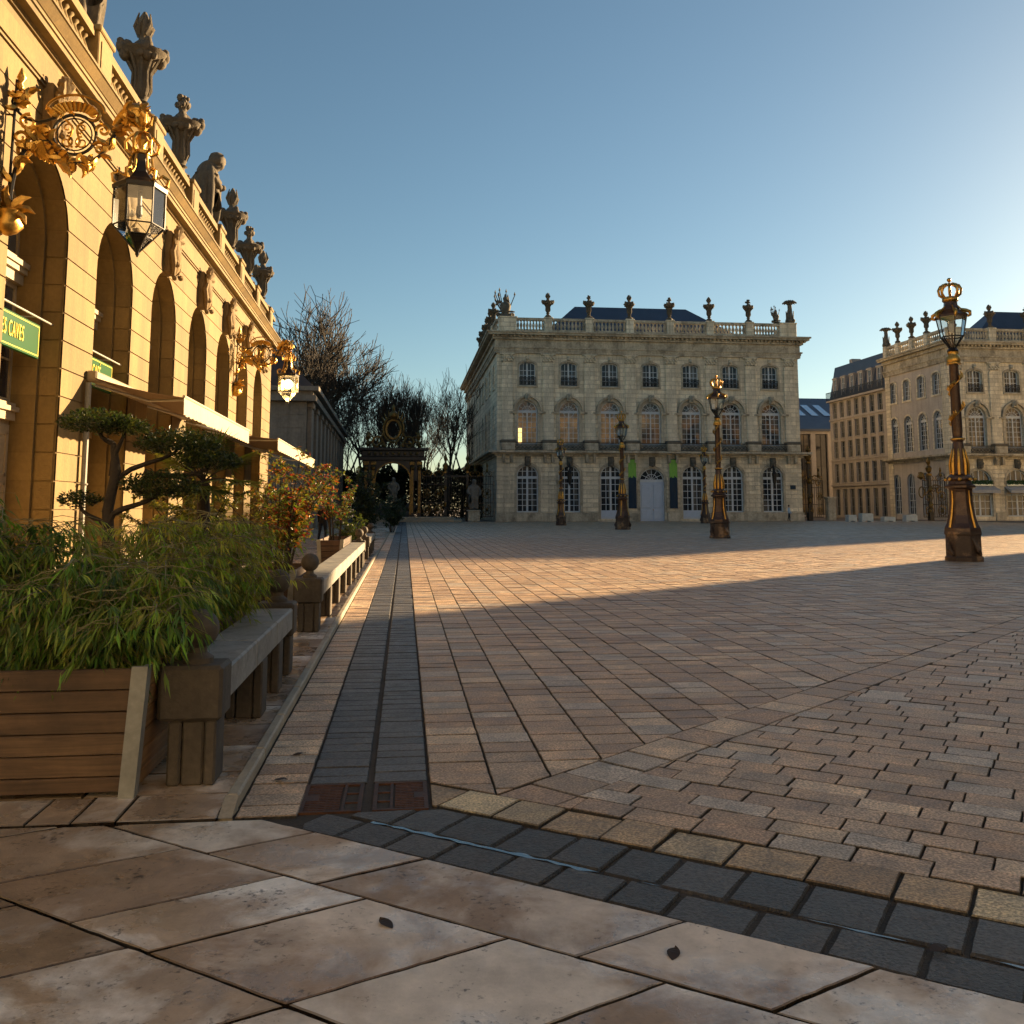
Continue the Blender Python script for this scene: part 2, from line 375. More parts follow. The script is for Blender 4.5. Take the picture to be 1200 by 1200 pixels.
def paver(mb, poly, z, col, gap=.006, ch=.008, jit=.003, tilt=.004, worn=False):
    if len(poly) < 3: return
    if area(poly) < 0: poly = poly[::-1]
    if area(poly) < .004: return
    o = shrink(poly, gap)
    if len(o) < 3: return
    t = shrink(o, ch)
    if len(t) != len(o): t = [((x*.93+sum(q[0] for q in o)/len(o)*.07), (y*.93+sum(q[1] for q in o)/len(o)*.07)) for x, y in o]
    if worn:                                    # chipped, irregular edges on the setts close by
        def rough(p, a):
            out = []
            for i in range(len(p)):
                p0, p1 = p[i], p[(i+1) % len(p)]; n = max(1, int(math.hypot(p1[0]-p0[0], p1[1]-p0[1])/.05))
                for j in range(n):
                    x, y = p0[0]+(p1[0]-p0[0])*j/n, p0[1]+(p1[1]-p0[1])*j/n; c = 1 if j else .3
                    h = noise.noise_vector(Vector((x*17, y*17, 1))); g = (a*(1.2 if j == 0 else 1))
                    mx, my = sum(q[0] for q in p)/len(p)-x, sum(q[1] for q in p)/len(p)-y; m = math.hypot(mx, my)+1e-6; s = g*abs(h.z)*1.1
                    out.append((x+h.x*a*c+mx/m*s, y+h.y*a*c+my/m*s))
            return out
        if len(t) == len(o): o2 = rough(o, .0045); t = [(x+(sum(q[0] for q in o)/len(o)-x)*ch*4, y+(sum(q[1] for q in o)/len(o)-y)*ch*4) for x, y in o2]; o = o2
    k = len(o); zz = z + rnd.uniform(-jit, jit); ax, ay = rnd.uniform(-tilt, tilt), rnd.uniform(-tilt, tilt)
    cx = sum(q[0] for q in o)/k; cy = sum(q[1] for q in o)/k
    f = lambda x, y, d: (x, y, zz + (x-cx)*ax + (y-cy)*ay - d)
    v = rnd.uniform(.85, 1.15)*K; mb.col = tuple(c*v for c in col)
    vs = [f(x, y, 0) for x, y in t] + [f(x, y, ch*.9) for x, y in o] + [f(x, y, .03) for x, y in o]
    fs = [tuple(range(k))] + [(i, k+i, k+(i+1) % k, (i+1) % k) for i in range(k)] + [(k+i, 2*k+i, 2*k+(i+1) % k, k+(i+1) % k) for i in range(k)]
    mb.add(vs[:2*k], fs[:1]); o0 = len(mb.v)-2*k; top = mb.col
    mb.col = tuple(c*.42 for c in top)                      # dirt caught in the joints
    mb.f += [tuple(i+o0 for i in f) for f in fs[1:1+k]]; mb.c += [mb.col]*k; mb.m += [0]*k
    mb.col = (.03,.024,.017); mb.v += vs[2*k:]; mb.f += [tuple(i+o0 for i in f) for f in fs[1+k:]]; mb.c += [mb.col]*k; mb.m += [0]*k
BROWN = [(.215,.152,.085),(.25,.185,.108),(.19,.138,.083),(.27,.2,.115),(.212,.165,.1),(.18,.122,.068),(.235,.168,.092),(.31,.25,.15)]
GREY = [(.205,.195,.15),(.245,.23,.172)]
def pcol():
    c = rnd.choice(BROWN) if rnd.random() < .88 else rnd.choice(GREY); a = (.228,.172,.102); return tuple((x*.65+y*.35)*t for x, y, t in zip(c, a, (1.01,.97,1.09)))

T2 = (.793,-.609); N2 = (.609,.793)                     # directions of the cut corner
uv = lambda u, v: (u*T2[0]+v*N2[0], u*T2[1]+v*N2[1])
BP = (.63,5.42); BD = (.750,.661); BN = (-.661,.750)    # diagonal band between the two bonds

def ground():
    mb = MB(); mb.box(-500,500,-300,700,-.3,-.034); struct(mb.build('ground', M['ground']))
    mb = MB(); mb.add([(-8,-4,-.02),(60,-4,-.02),(60,96,-.02),(-8,96,-.02)], [(0,1,2,3)])
    struct(mb.build('paving_bed', M['joint']))
    # square: columns of setts running away from the viewer
    mb = MB(); W = .372
    X = .165
    while X < 58:
        w = W*rnd.uniform(.95, 1.06)
        Y = max(4.9, (X-9)/.74) - rnd.uniform(0, .3)
        fine = 46 if X < 40 else 40
        while Y < 95.5:
            far = Y > 46
            l = rnd.uniform(.19,.28)*(2.4 if far else 1)
            if Y > (X+w)*.86+3.6 or True:
                q = [(X,Y),(X+w,Y),(X+w,Y+l),(X,Y+l)]
                if Y < X*.9+7: q = clip(q, (BP[0]+BN[0]*.0, BP[1]+BN[1]*.0), BN)
                if Y < 6.2: q = clip(q, uv(0, 4.55), N2) if len(q) > 2 else q
                if len(q) > 2:
                    if Y > 30: paver(mb, q, 0, pcol(), .006, .012, .002, .003)
                    else: paver(mb, q, 0, pcol(), .0045, .006, .004, .008, Y < 11)
            Y += l
        X += w
    # the band itself
    d = -1.0
    while d < 80:
        l = rnd.uniform(.3,.5); a = (BP[0]+BD[0]*d, BP[1]+BD[1]*d); b = (BP[0]+BD[0]*(d+l), BP[1]+BD[1]*(d+l))
        q = [a, (a[0]-BN[0]*.36, a[1]-BN[1]*.36), (b[0]-BN[0]*.36, b[1]-BN[1]*.36), b]
        q = clip(q[::-1] if area(q) < 0 else q, uv(0, 4.55), N2)
        c = pcol(); paver(mb, q, 0, tuple(x*.92 for x in c), .006, .007, .004, .006, d < 8); d += l
    # cut corner: courses parallel to the cut edge
    v = 4.55; pe = (BP[0]-BN[0]*.36, BP[1]-BN[1]*.36)
    while v < 27:
        h = .202*rnd.uniform(.93, 1.07); u = -3.2 + rnd.uniform(0,.4)
        while u < 21:
            l = rnd.uniform(.27,.43)
            q = [uv(u,v), uv(u+l,v), uv(u+l,v+h), uv(u,v+h)]
            q = clip(q, pe, (-BN[0],-BN[1]))
            if len(q) > 2: paver(mb, q, 0, pcol(), .0035, .005, .004, .008, v < 10)
            u += l
        v += h
    # square rough setts along the dark kerb rows
    u = -3.35
    while u < 12:
        l = rnd.uniform(.28,.36); q = [uv(u,4.235), uv(u+l,4.235), uv(u+l,4.55), uv(u,4.55)]
        q = clip(q, (.165,0), (1,0))
        if len(q) > 2: paver(mb, q, -.002, tuple(x*.95 for x in rnd.choice(BROWN)), .006, .007, .006, .012, True)
        u += l
    struct(mb.build('square_paving', M['paver']))
    # gutter: light setts, two dark rows and a groove
    mb = MB(); Y = 5.12
    while Y < 92:
        l = rnd.uniform(.15,.22)*(2 if Y > 40 else 1); c = tuple(x*1.12 for x in pcol())
        paver(mb, [(-.86,Y),(-.53,Y),(-.53,Y+l),(-.86,Y+l)], -.004, c, .006, .007, .003, .006, Y < 10); Y += l
    struct(mb.build('gutter_margin_paving', M['paver']))
    mb = MB()
    for xa, xb in ((-.53,-.19), (-.165,.16)):
        Y = 5.68
        while Y < 92:
            l = rnd.uniform(.14,.2)*(2 if Y > 40 else 1); g = rnd.uniform(.05,.075)
            paver(mb, [(xa,Y),(xb,Y),(xb,Y+l),(xa,Y+l)], -.007, (g*.66,g*.64,g*.64), .005, .007, .003, .008, Y < 10); Y += l
    for (va, vb) in ((3.6,3.86), (3.875,4.225)):
        u = -3.6 if va > 3.8 else -3.45
        while u < 12:
            l = rnd.uniform(.24,.34) ; g = rnd.uniform(.04,.062)
            q = [uv(u,va), uv(u+l,va), uv(u+l,vb), uv(u,vb)]
            if va > 3.8 and u < -2.6: q = clip(q, (0,5.15), (0,-1))
            q = clip(q, (-.5,0), (1,0)) if len(q) > 2 else q
            if len(q) > 2: paver(mb, q, -.006, (g*.66,g*.6,g*.55), .009, .012, .005, .012, True)
            u += l
    struct(mb.build('dark_gutter_paving', M['darkpaver']))
    # shallow standing water in the joints of the dark rows
    mb = MB(); pts = []
    u = -3.15; top = []; bot = []
    while u < 4:
        w = .05*max(0, -.06+ noise.noise(Vector((u*2.3, 1.7, 0)))+.15+.5*noise.noise(Vector((u*9, 4, 0)))) + (.025 if u < -2.2 else 0)
        n5, n6 = noise.noise(Vector((u*13, 7, 0))), noise.noise(Vector((u*11, 3, 5))); top.append((*uv(u, 3.868+w*.8*max(0, .45+1.1*n5)), -.0065)); bot.append((*uv(u, 3.868-w*1.2*max(0, .45+1.1*n6)), -.0065)); u += .03
    k = len(top); mb.add(bot+top, [(i, i+1, k+i+1, k+i) for i in range(k-1)])
    o = mb.build('gutter_water', plain('standing_water', (.06,.08,.09), .04, 0, 1.0)); struct(o)
    # big slabs in front
    mb = MB(); LG = [(.26,.228,.19),(.3,.27,.232),(.245,.213,.175),(.31,.285,.25),(.235,.2,.163)]
    rows = [3.595,3.12,2.35,1.6,.85,.1,-.7,-1.5]
    first = [-3.52,-3.66,-3.35,-3.6,-3.5,-3.4,-3.5]
    steps = [[.67,1.25,.7,.75],[.64,.46,.68,.62],[.7,.78,.66],[.75,.6],[.7],[.7],[.7]]
    for i in range(len(rows)-1):
        vb, va = rows[i], rows[i+1]; sk = .5
        u = first[i] - 6*.7; js = [u]; k = 0
        while u < first[i]-.01: u += .7; js.append(u)
        while u < 7: u += steps[i][k % len(steps[i])] if k < 12 else .7; k += 1; js.append(u)
        for a, b in zip(js, js[1:]):
            s0 = sk*(vb-3.12); s1 = sk*(va-3.12)
            q = [uv(a+s1,va), uv(b+s1,va), uv(b+s0,vb), uv(a+s0,vb)]
            q = clip(q, (0,5.07), (0,-1))
            if len(q) > 2: paver(mb, q, .0, rnd.choice(LG), .0055, .004, .002, .002, True)
    struct(mb.build('slab_paving', M['slab']))
    # terrace along the arcade
    mb = MB(); Y = 5.08; r = 0
    while Y < 96:
        h = .62 if Y > 5.6 else .42; x = -.935; r += 1
        lim = -10 if Y < 92 else -4
        while x > lim:
            l = rnd.choice((.62,.8,.95)) if r > 1 else (.5,.22,1.1)[min(2, int((-.935-x)/.45))]
            paver(mb, [(x-l,Y),(x,Y),(x,Y+h),(x-l,Y+h)], .012, rnd.choice(LG), .005, .006, .002, .002); x -= l
        Y += h
    struct(mb.build('terrace_paving', M['slab']))
    mb = MB(); Y = 5.3
    mb.prism([(-.935,-.03),(-.865,-.03),(-.865,.0),(-.935,.0)], 5.12, 5.13)
    mb.add([(-.935,5.1,0),(-.865,5.1,0),(-.865,5.3,.058),(-.935,5.3,.058),(-.935,5.3,-.02),(-.865,5.3,-.02)],
           [(0,1,2,3),(0,3,4),(1,5,2)])
    while Y < 92:
        l = rnd.uniform(.9,1.1); mb.cbox(-.935,-.865,Y+.003,Y+l-.003,-.02,.06,.012); Y += l
    struct(mb.build('kerb', M['kerb'], smooth=30))
    # drain grate
    t = thing('drain_grate', 'rusty cast iron drain grating at the end of the dark gutter', 'drain grate', (-.18,5.42,-.012))
    for sgn in (-1, 1):
        mb = MB(); xa, xb = (-.36,-.03) if sgn < 0 else (.03,.33)
        for a, b2, c, d2 in ((xa,xb,-.25,-.225),(xa,xb,.225,.25),(xa,xa+.022,-.225,.225),(xb-.022,xb,-.225,.225)): mb.box(a,b2,c,d2,-.03,.004)
        xi = xb-.1 if sgn < 0 else xa+.1
        mb.box(xi-.008, xi+.008, -.225, .225, -.03, .002)
        xs = xa if sgn < 0 else xi; xe = xi if sgn < 0 else xb
        for k in range(16): yy = -.22+.44*k/15; mb.box(xs+.02, xe-.02, yy-.008, yy+.006, -.03, 0)
        for k in range(4): xx = xs+.05+(xe-xs-.1)*k/3; mb.box(xx-.006, xx+.006, -.222, .222, -.032, -.003)
        for yy in (-.08,.08): mb.box(min(xi,xb if sgn<0 else xa), max(xi,xb if sgn<0 else xa), yy-.008, yy+.008, -.03, 0)
        xc = (xs+xe)/2 + sgn*.06; mb.box(xc-.035, xc+.035, -.06, .05, -.02, .003)
        mb.build('grating', M['rust'], t)
    mb = MB(); mb.box(-.36,.35,-.26,.26,-.018,-.017); mb.build('pit', plain('drain_darkness', (.004,.004,.004), .9), t)  # flat near-black sheet painted as the shade below the grating
    # a few fallen leaves
    lp = [(-.66,6.3,'dry brown leaf on the light setts beside the kerb'),(-.7,5.75,'curled dark leaf on the light setts nearest the grating'),
          (.98,3.42,'dry leaf lying on the dark kerb setts'),(1.95,3.35,'crumpled brown leaf in the joint of the dark setts'),(-.05,3.78,'small dead leaf on the pale slab edge')]
    for x, y, lb in lp:
        mb = MB(); mb.col = (.05,.03,.018); pts = []
        for i in range(7):
            t2 = i/6; w = .022*math.sin(PI*t2)+.002
            pts += [(-.045+.09*t2, -w, .006+.005*math.sin(t2*4)), (-.045+.09*t2, w, .008+.006*math.cos(t2*3))]
        mb.add(pts, [(2*i, 2*i+2, 2*i+3, 2*i+1) for i in range(6)])
        tag(mb.build('fallen_leaf', M['leaf'], None, (x,y,0), rnd.uniform(0,6)), lb, 'leaf', 'fallen leaves on the paving')
ground()
# ---------------------------------------------------------------- walls with openings
# local frame of every front: x along it, y inwards, z up; the face looks towards -y
def op(xc, hw, zb, zs, rise=0): return (xc, hw, zb, zs, rise)
def optop(o, x):
    xc, hw, zb, zs, r = o
    return zs + (r*math.sqrt(max(0, 1-((x-xc)/hw)**2)) if r else 0)
def opath(o, n=14):
    xc, hw, zb, zs, r = o
    p = [(xc-hw, zb), (xc-hw, zs)]
    if r: p += [(xc-hw*math.cos(PI*i/n), zs+r*math.sin(PI*i/n)) for i in range(1, n)]
    return p + [(xc+hw, zs), (xc+hw, zb)]
def wall(mb, x0, x1, z0, z1, ops, y=0.0, n=14):
    xs = {round(x0,4), round(x1,4)}
    for o in ops:
        xc, hw = o[0], o[1]
        if o[4]: c = [xc-hw*math.cos(PI*i/n) for i in range(n+1)]
        else: c = [xc-hw, xc+hw]
        for q in c:
            if x0 < q < x1: xs.add(round(q,4))
    xs = sorted(xs)
    for a, b in zip(xs, xs[1:]):
        if b-a < 1e-4: continue
        m = (a+b)/2; za = zb = z0
        for o in sorted([o for o in ops if abs(m-o[0]) < o[1]], key=lambda o: o[2]):
            ta, tb = optop(o, a), optop(o, b)
            lo = min(max(o[2], z0), z1)
            if lo > max(za, zb) + 1e-4: mb.add([(a,y,za),(b,y,zb),(b,y,lo),(a,y,lo)], [(0,1,2,3)])
            za, zb = min(max(ta, z0), z1), min(max(tb, z0), z1)
            if o[2] >= z1: za, zb = z0, z0
        if z1-za > 1e-4 or z1-zb > 1e-4:
            mb.add([(a,y,za),(b,y,zb),(b,y,z1),(a,y,z1)], [(0,1,2,3)])
def reveal(mb, o, y0, y1, sill=True, n=14):
    p = opath(o, n); k = len(p)
    mb.add([(x,y0,z) for x,z in p] + [(x,y1,z) for x,z in p],
           [(i, i+1, k+i+1, k+i) for i in range(k-1)] + ([(k-1, 0, k, 2*k-1)] if sill else []))
def courses(mb, x0, x1, z0, z1, pitch, ops, gap=.02, dep=.03, y=0.0, n=14):
    """raised stone courses in front of the backing wall"""
    z = z0
    while z < z1-.02:
        a, b = z+gap/2, min(z+pitch, z1)-gap/2
        wall(mb, x0, x1, a, b, ops, y, n)
        for zz, up in ((b,1),(a,0)):
            cuts = []
            for o in ops:
                xc, hw, zb, zs, r = o
                if zz <= zb: continue
                if zz <= zs: cuts.append((xc-hw, xc+hw))
                elif r and zz < zs+r: q = hw*math.sqrt(1-((zz-zs)/r)**2); cuts.append((xc-q, xc+q))
            xx = x0
            for c0, c1 in sorted(cuts) + [(x1, x1)]:
                if c0 > xx+1e-3: mb.add([(xx,y,zz),(c0,y,zz),(c0,y+dep,zz),(xx,y+dep,zz)], [(0,1,2,3) if up else (3,2,1,0)])
                xx = max(xx, c1)
        z += pitch
def arch_band(mb, o, w, y0, y1, n=16, legs=0):
    """moulded archivolt round the top of an opening"""
    xc, hw, zb, zs, r = o
    ps = [(xc-hw*math.cos(PI*i/n), zs+r*math.sin(PI*i/n)) for i in range(n+1)]
    pl = [(xc-(hw+w)*math.cos(PI*i/n), zs+(r+w)*math.sin(PI*i/n)) for i in range(n+1)]
    if legs: ps = [(xc-hw, zs-legs)] + ps + [(xc+hw, zs-legs)]; pl = [(xc-hw-w, zs-legs)] + pl + [(xc+hw+w, zs-legs)]
    k = len(ps)
    mb.add([(x,y0,z) for x,z in ps] + [(x,y0,z) for x,z in pl] + [(x,y1,z) for x,z in ps] + [(x,y1,z) for x,z in pl],
           [f for i in range(k-1) for f in ((i,i+1,k+i+1,k+i), (i,2*k+i,2*k+i+1,i+1), (k+i,k+i+1,3*k+i+1,3*k+i))] + [(0,k,3*k,2*k),(k-1,3*k-1,4*k-1,2*k-1)])
def casement(o, nx=4, rows=5, fr=.09, mull=.12, bar=.03, tr=None, fan=False):
    """white casement: frame mesh and glass mesh, in x/z of the opening, glass at y=.03"""
    xc, hw, zb, zs, r = o; f = MB(); g = MB()
    p = opath(o, 12)
    wi = lambda x, z: (x-xc)*(1-fr/hw)
    inn = [(xc+(x-xc)*(hw-fr)/hw, (zb+fr if z <= zb+1e-6 else (z if z <= zs+1e-6 else zs+(z-zs)*(max(r-fr,.01))/max(r,.01))) - (fr if (not r and z > zb+1e-6) else 0)) for x, z in p]
    k = len(p)
    f.add([(x,0,z) for x,z in p] + [(x,0,z) for x,z in inn] + [(x,.05,z) for x,z in inn],
          [(i,(i+1) % k, k+(i+1) % k, k+i) for i in range(k)] + [(k+i, k+(i+1) % k, 2*k+(i+1) % k, 2*k+i) for i in range(k)])
    top = zs if tr is None else tr
    ztop = zs+r if tr is None and not fan else top
    if mull: f.box(xc-mull/2, xc+mull/2, -.012, .04, zb+fr*.5, (zs+r if not fan else top)-fr*.5)
    if tr is not None: f.box(xc-hw+fr*.5, xc+hw-fr*.5, -.02, .045, tr-.13, tr+.13)
    elif fan: f.box(xc-hw+fr*.5, xc+hw-fr*.5, -.02, .045, zs-.14, zs+.14)
    hx = hw-fr
    for i in range(1, nx):
        x = xc-hx+2*hx*i/nx
        if abs(x-xc) < .02: continue
        zt = optop(o, x) if not fan else zs
        f.box(x-bar/2, x+bar/2, 0, .03, zb+fr*.5, zt-fr*.4)
    for j in range(1, rows):
        z = zb+fr+(top-zb-fr)*j/rows; f.box(xc-hx-.01, xc+hx+.01, .003, .028, z-bar/2, z+bar/2)
    if fan and r:
        for i in range(1, 6):
            a = PI*i/6; f.tube([(xc+.1*math.cos(a), .015, zs+.1+.1*math.sin(a)), (xc+(hw-fr)*math.cos(a), .015, zs+(r-fr*.6)*math.sin(a))], bar*.6, 4)
        f.ring((xc,.015,zs), hw*.52, bar*.6, 'y', 20, 4, r/hw)
    elif r and tr is not None:
        z = tr+(zs+r-tr)*.5
        f.box(xc-hx*.93, xc+hx*.93, .003, .028, z-bar/2, z+bar/2)
    g.add([(x,.03,z) for x,z in p], [tuple(range(k))])
    return f, g
def window(parent, o, loc, rz=0, glass='glass', fmat='frame', **kw):
    f, g = casement(o, **kw)
    w = f.build('window', M[fmat], parent, loc, rz); g.build('pane', M[glass], w)
    return w
_dupcache = {}
def clone(o, parent, loc):
    c = o.copy(); COL.objects.link(c); c.parent = parent; c.location = loc
    for ch in o.children: d = ch.copy(); COL.objects.link(d); d.parent = c
    return c
BAL = [(.085,0),(.085,.06),(.05,.1),(.1,.3),(.095,.42),(.045,.62),(.045,.66),(.08,.72),(.08,.78)]
def balustrade(mb, x0, x1, y, z, h, n, t=.3, seg=8):
    """base, balusters and hand-rail between two pedestals"""
    b, r = h*.2, h*.17
    mb.box(x0, x1, y-t/2, y+t/2, z, z+b); mb.box(x0, x1, y-t/2-.03, y+t/2+.03, z+h-r, z+h)
    s = (h-b-r)/.78; q = min(1.45*s, (x1-x0)/n/.2*.95)
    for i in range(n):
        mb.lathe([(rr*q, zz*s) for rr, zz in BAL], seg, (x0+(x1-x0)*(i+.5)/n, y, z+b), PI/seg)

# ---------------------------------------------------------------- sculpture for the rooflines
def urn_mesh(s=1.0, seed=0, flower=False):
    r = random.Random(seed); mb = MB(); n = 18
    mb.cbox(-.34*s,.34*s,-.34*s,.34*s,0,.2*s,.03*s)
    mb.lathe([(.3*s,.2*s),(.3*s,.26*s),(.17*s,.36*s),(.15*s,.46*s),(.24*s,.52*s),(.15*s,.58*s),(.2*s,.68*s),(.27*s,.86*s),(.24*s,1.1*s),(.25*s,1.35*s),(.36*s,1.58*s),(.62*s,1.76*s),(.66*s,1.84*s),(.46*s,1.92*s),(.3*s,2.02*s),(.24*s,2.1*s),(.16*s,2.16*s)], n, wob=.12)
    for i in range(10):                               # gadroons on the bowl
        a = 2*PI*i/10; mb.tube([(.2*s*math.cos(a), .2*s*math.sin(a), .7*s), (.27*s*math.cos(a), .27*s*math.sin(a), .88*s), (.25*s*math.cos(a), .25*s*math.sin(a), 1.3*s), (.5*s*math.cos(a), .5*s*math.sin(a), 1.68*s)], [.03*s,.05*s,.05*s,.04*s], 5)
    for a in (0, PI, PI/2, -PI/2):                    # carved masses on the rim
        c, d = math.cos(a), math.sin(a); k = 1 if abs(c) > .5 else .85
        for q, z, rr in ((.5,1.72,.19),(.6,1.86,.17),(.64,2.0,.11),(.44,1.93,.17)): mb.ball((q*c*s*k, q*d*s*k, z*s), rr*s, 8, 6, 1, .45)
    for i in range(8):
        a = 2*PI*(i+.5)/8; mb.ball((.5*s*math.cos(a), .5*s*math.sin(a), (1.7+.06*math.sin(i*2))*s), .11*s, 6, 5, .9, .3)
    if flower:
        for i in range(22):
            th, ph = r.uniform(0,2*PI), r.uniform(-.3,1.4); q = r.uniform(.1,.25)*s
            mb.ball((q*math.cos(th)*math.cos(ph), q*math.sin(th)*math.cos(ph), 2.42*s+q*1.25*math.sin(ph)), r.uniform(.07,.13)*s, 6, 4, 1, .3)
        mb.lathe([(.18*s,2.1*s),(.12*s,2.25*s),(.2*s,2.4*s)], 8)
    else:                                             # flame
        mb.lathe([(.16*s,2.16*s),(.13*s,2.24*s),(.22*s,2.42*s),(.24*s,2.56*s),(.17*s,2.74*s),(.05*s,2.95*s)], 10, wob=.5)
        for i in range(5):
            a = i*1.26+seed; mb.tube([(.16*s*math.cos(a), .16*s*math.sin(a), 2.3*s), (.26*s*math.cos(a+.4), .26*s*math.sin(a+.4), 2.55*s), (.16*s*math.cos(a+.9), .16*s*math.sin(a+.9), (2.8+.1*(i % 2))*s)], [.06*s,.07*s,.02*s], 5)
    return mb.mesh('urn', 50)
def skin_figure(pts, edges, rad, sub=2):
    me = bpy.data.meshes.new('figure'); me.from_pydata(pts, edges, [])
    o = bpy.data.objects.new('figure_tmp', me); COL.objects.link(o)
    md = o.modifiers.new('s', 'SKIN'); md.use_smooth_shade = True
    for i, r in enumerate(rad):
        sv = me.skin_vertices[0].data[i]; sv.radius = r if isinstance(r, tuple) else (r, r); sv.use_root = (i == 0)
    sb = o.modifiers.new('b', 'SUBSURF'); sb.levels = sb.render_levels = sub
    dg = bpy.context.evaluated_depsgraph_get(); dg.update()
    out = bpy.data.meshes.new_from_object(o.evaluated_get(dg))
    bpy.data.objects.remove(o); return out
def person_mesh(h=1.75, pose='walk', bulk=1.0, arms=0.0):
    k = h/1.75
    st = .16 if pose == 'walk' else .03
    P = [(0,0,.95),(0,0,1.12),(0,0,1.32),(0,0,1.44),(0,-.01,1.53),(0,-.02,1.62),(0,-.02,1.72),
         (-.1,0,.9),(-.1,-st*.55,.5),(-.1,-st*.35,.09),(-.1,-st*.35-.15,.04),
         (.1,0,.9),(.1,st*.45,.5),(.1,st*1.1,.1),(.1,st*1.1-.13,.05),
         (-.19,0,1.41),(-.25-arms*.1,.03,1.14),(-.27-arms*.05,-.06-arms*.12,.9),(-.27,-.09-arms*.16,.8),
         (.19,0,1.41),(.25+arms*.1,-.02,1.14),(.27+arms*.05,-.1-arms*.1,.91),(.27,-.13-arms*.14,.81)]
    E = [(0,1),(1,2),(2,3),(3,4),(4,5),(5,6),(0,7),(7,8),(8,9),(9,10),(0,11),(11,12),(12,13),(13,14),(3,15),(15,16),(16,17),(17,18),(3,19),(19,20),(20,21),(21,22)]
    b = bulk
    Rr = [(.15*b,.11*b),(.14*b,.1*b),(.17*b,.12*b),(.11,.08),.055,(.085,.1),(.06,.075),(.1*b,.1*b),(.07,.07),(.05,.05),(.045,.03),(.1*b,.1*b),(.07,.07),(.05,.05),(.045,.03),
          (.075*b,.075*b),(.06*b,.06*b),(.048,.048),(.035,.025),(.075*b,.075*b),(.06*b,.06*b),(.048,.048),(.035,.025)]
    return skin_figure([tuple(c*k for c in p) for p in P], E, [tuple(x*k for x in (r if isinstance(r, tuple) else (r, r))) for r in Rr])
def draped_mesh(h=2.3, seed=0, seated=True):
    """weathered seated or standing allegorical figure: skinned body, then drapery folds over it"""
    P = [(0,0,.62),(0,.02,.95),(0,.03,1.3),(0,.0,1.48),(0,-.05,1.62),(0,-.12,1.8),(0,-.1,1.98),
         (-.2,-.3,.62),(-.24,-.48,.25),(-.24,-.5,.02),(.2,-.26,.6),(.26,-.42,.25),(.26,-.46,.02),
         (-.28,0,1.42),(-.42,-.1,1.1),(-.26,-.34,.98),(.28,0,1.42),(.44,-.06,1.12),(.3,-.3,.9),(0,.12,.3),(0,.14,0)]
    E = [(0,1),(1,2),(2,3),(3,4),(4,5),(5,6),(0,7),(7,8),(8,9),(0,10),(10,11),(11,12),(3,13),(13,14),(14,15),(3,16),(16,17),(17,18),(0,19),(19,20)]
    if seated is None:                                # herm-like: broad bowed shoulders on a tapering wrapped body
        P[4] = (0,-.1,1.55); P[5] = (.02,-.2,1.64); P[6] = (.02,-.17,1.78); P[14] = (-.36,-.16,1.12); P[15] = (-.08,-.32,1.0); P[17] = (.36,-.14,1.1); P[18] = (.1,-.34,1.12)
    if not seated:
        P[7] = (-.12,-.05,.6); P[8] = (-.13,-.12,.3); P[10] = (.12,-.05,.6); P[11] = (.13,-.02,.3); P[9] = (-.14,-.1,.02); P[12] = (.14,0,.02)
    Rr = [(.34,.28),(.32,.26),(.36,.28),(.2,.18),.11,(.17,.19),(.14,.14),.2,.17,.2,.2,.17,.2,.13,.1,.07,.13,.1,.07,(.3,.2),(.34,.24)]
    me = skin_figure(P, E, Rr, 3)
    for v in me.vertices:
        c = v.co; a = math.atan2(c.y, c.x)
        f = .035*math.sin(a*9+c.z*3+seed)*max(0, 1-c.z/1.5) + .03*noise.noise(Vector((c.x*5, c.y*5, c.z*3+seed)))
        d = Vector((c.x, c.y, 0)); d = d.normalized() if d.length > .01 else Vector((1,0,0))
        v.co = (c + d*f)*(h/2.05)
    return me
def trophy_mesh(seed=0):
    """carved trophy of arms: cuirass, helmet, shields, leaning spears and flags"""
    r = random.Random(seed); mb = MB()
    mb.lathe([(.42,0),(.4,.15),(.3,.25),(.36,.6),(.46,1.0),(.42,1.25),(.18,1.4),(.16,1.5)], 12, sx=1.1, wob=.25)
    mb.ball((0,0,1.66), .24, 10, 7, 1.15, .2); mb.tube([(0,-.2,1.75),(0,.0,2.02),(0,.26,1.85),(0,.34,1.55)], [.06,.12,.1,.03], 6)
    for i in range(9):
        a = r.uniform(-1.1, 1.1); b = r.uniform(-.4,.4); l = r.uniform(1.5, 2.3)
        e = (math.sin(a)*l*.62, b*.5, .25+math.cos(a*.7)*l)
        mb.tube([(math.sin(a)*.2, b*.3, .2), e], [.05,.04], 5); mb.lathe([(.02,0),(.1,.08),(.015,.34)], 5, e)
        if i % 3 == 0:
            mb.tube([(e[0]*.6, b*.4, e[2]*.72), (e[0]*.8+.15*(1 if a > 0 else -1), b*.5, e[2]*.75), (e[0]*.9+.3*(1 if a > 0 else -1), b*.5-.1, e[2]*.55)], [.1,.17,.05], 6)
    for sx in (-1, 1):
        mb.lathe([(.02,-.06),(.34,-.05),(.38,0),(.2,.08),(.02,.1)], 12, (.5*sx,-.2,.45), sy=.5)
        mb.ball((.62*sx,.1,.2), .24, 8, 6, .9, .4); mb.ball((.4*sx,-.3,.14), .18, 8, 6, .9, .4)
    return mb.mesh('trophy', 50)
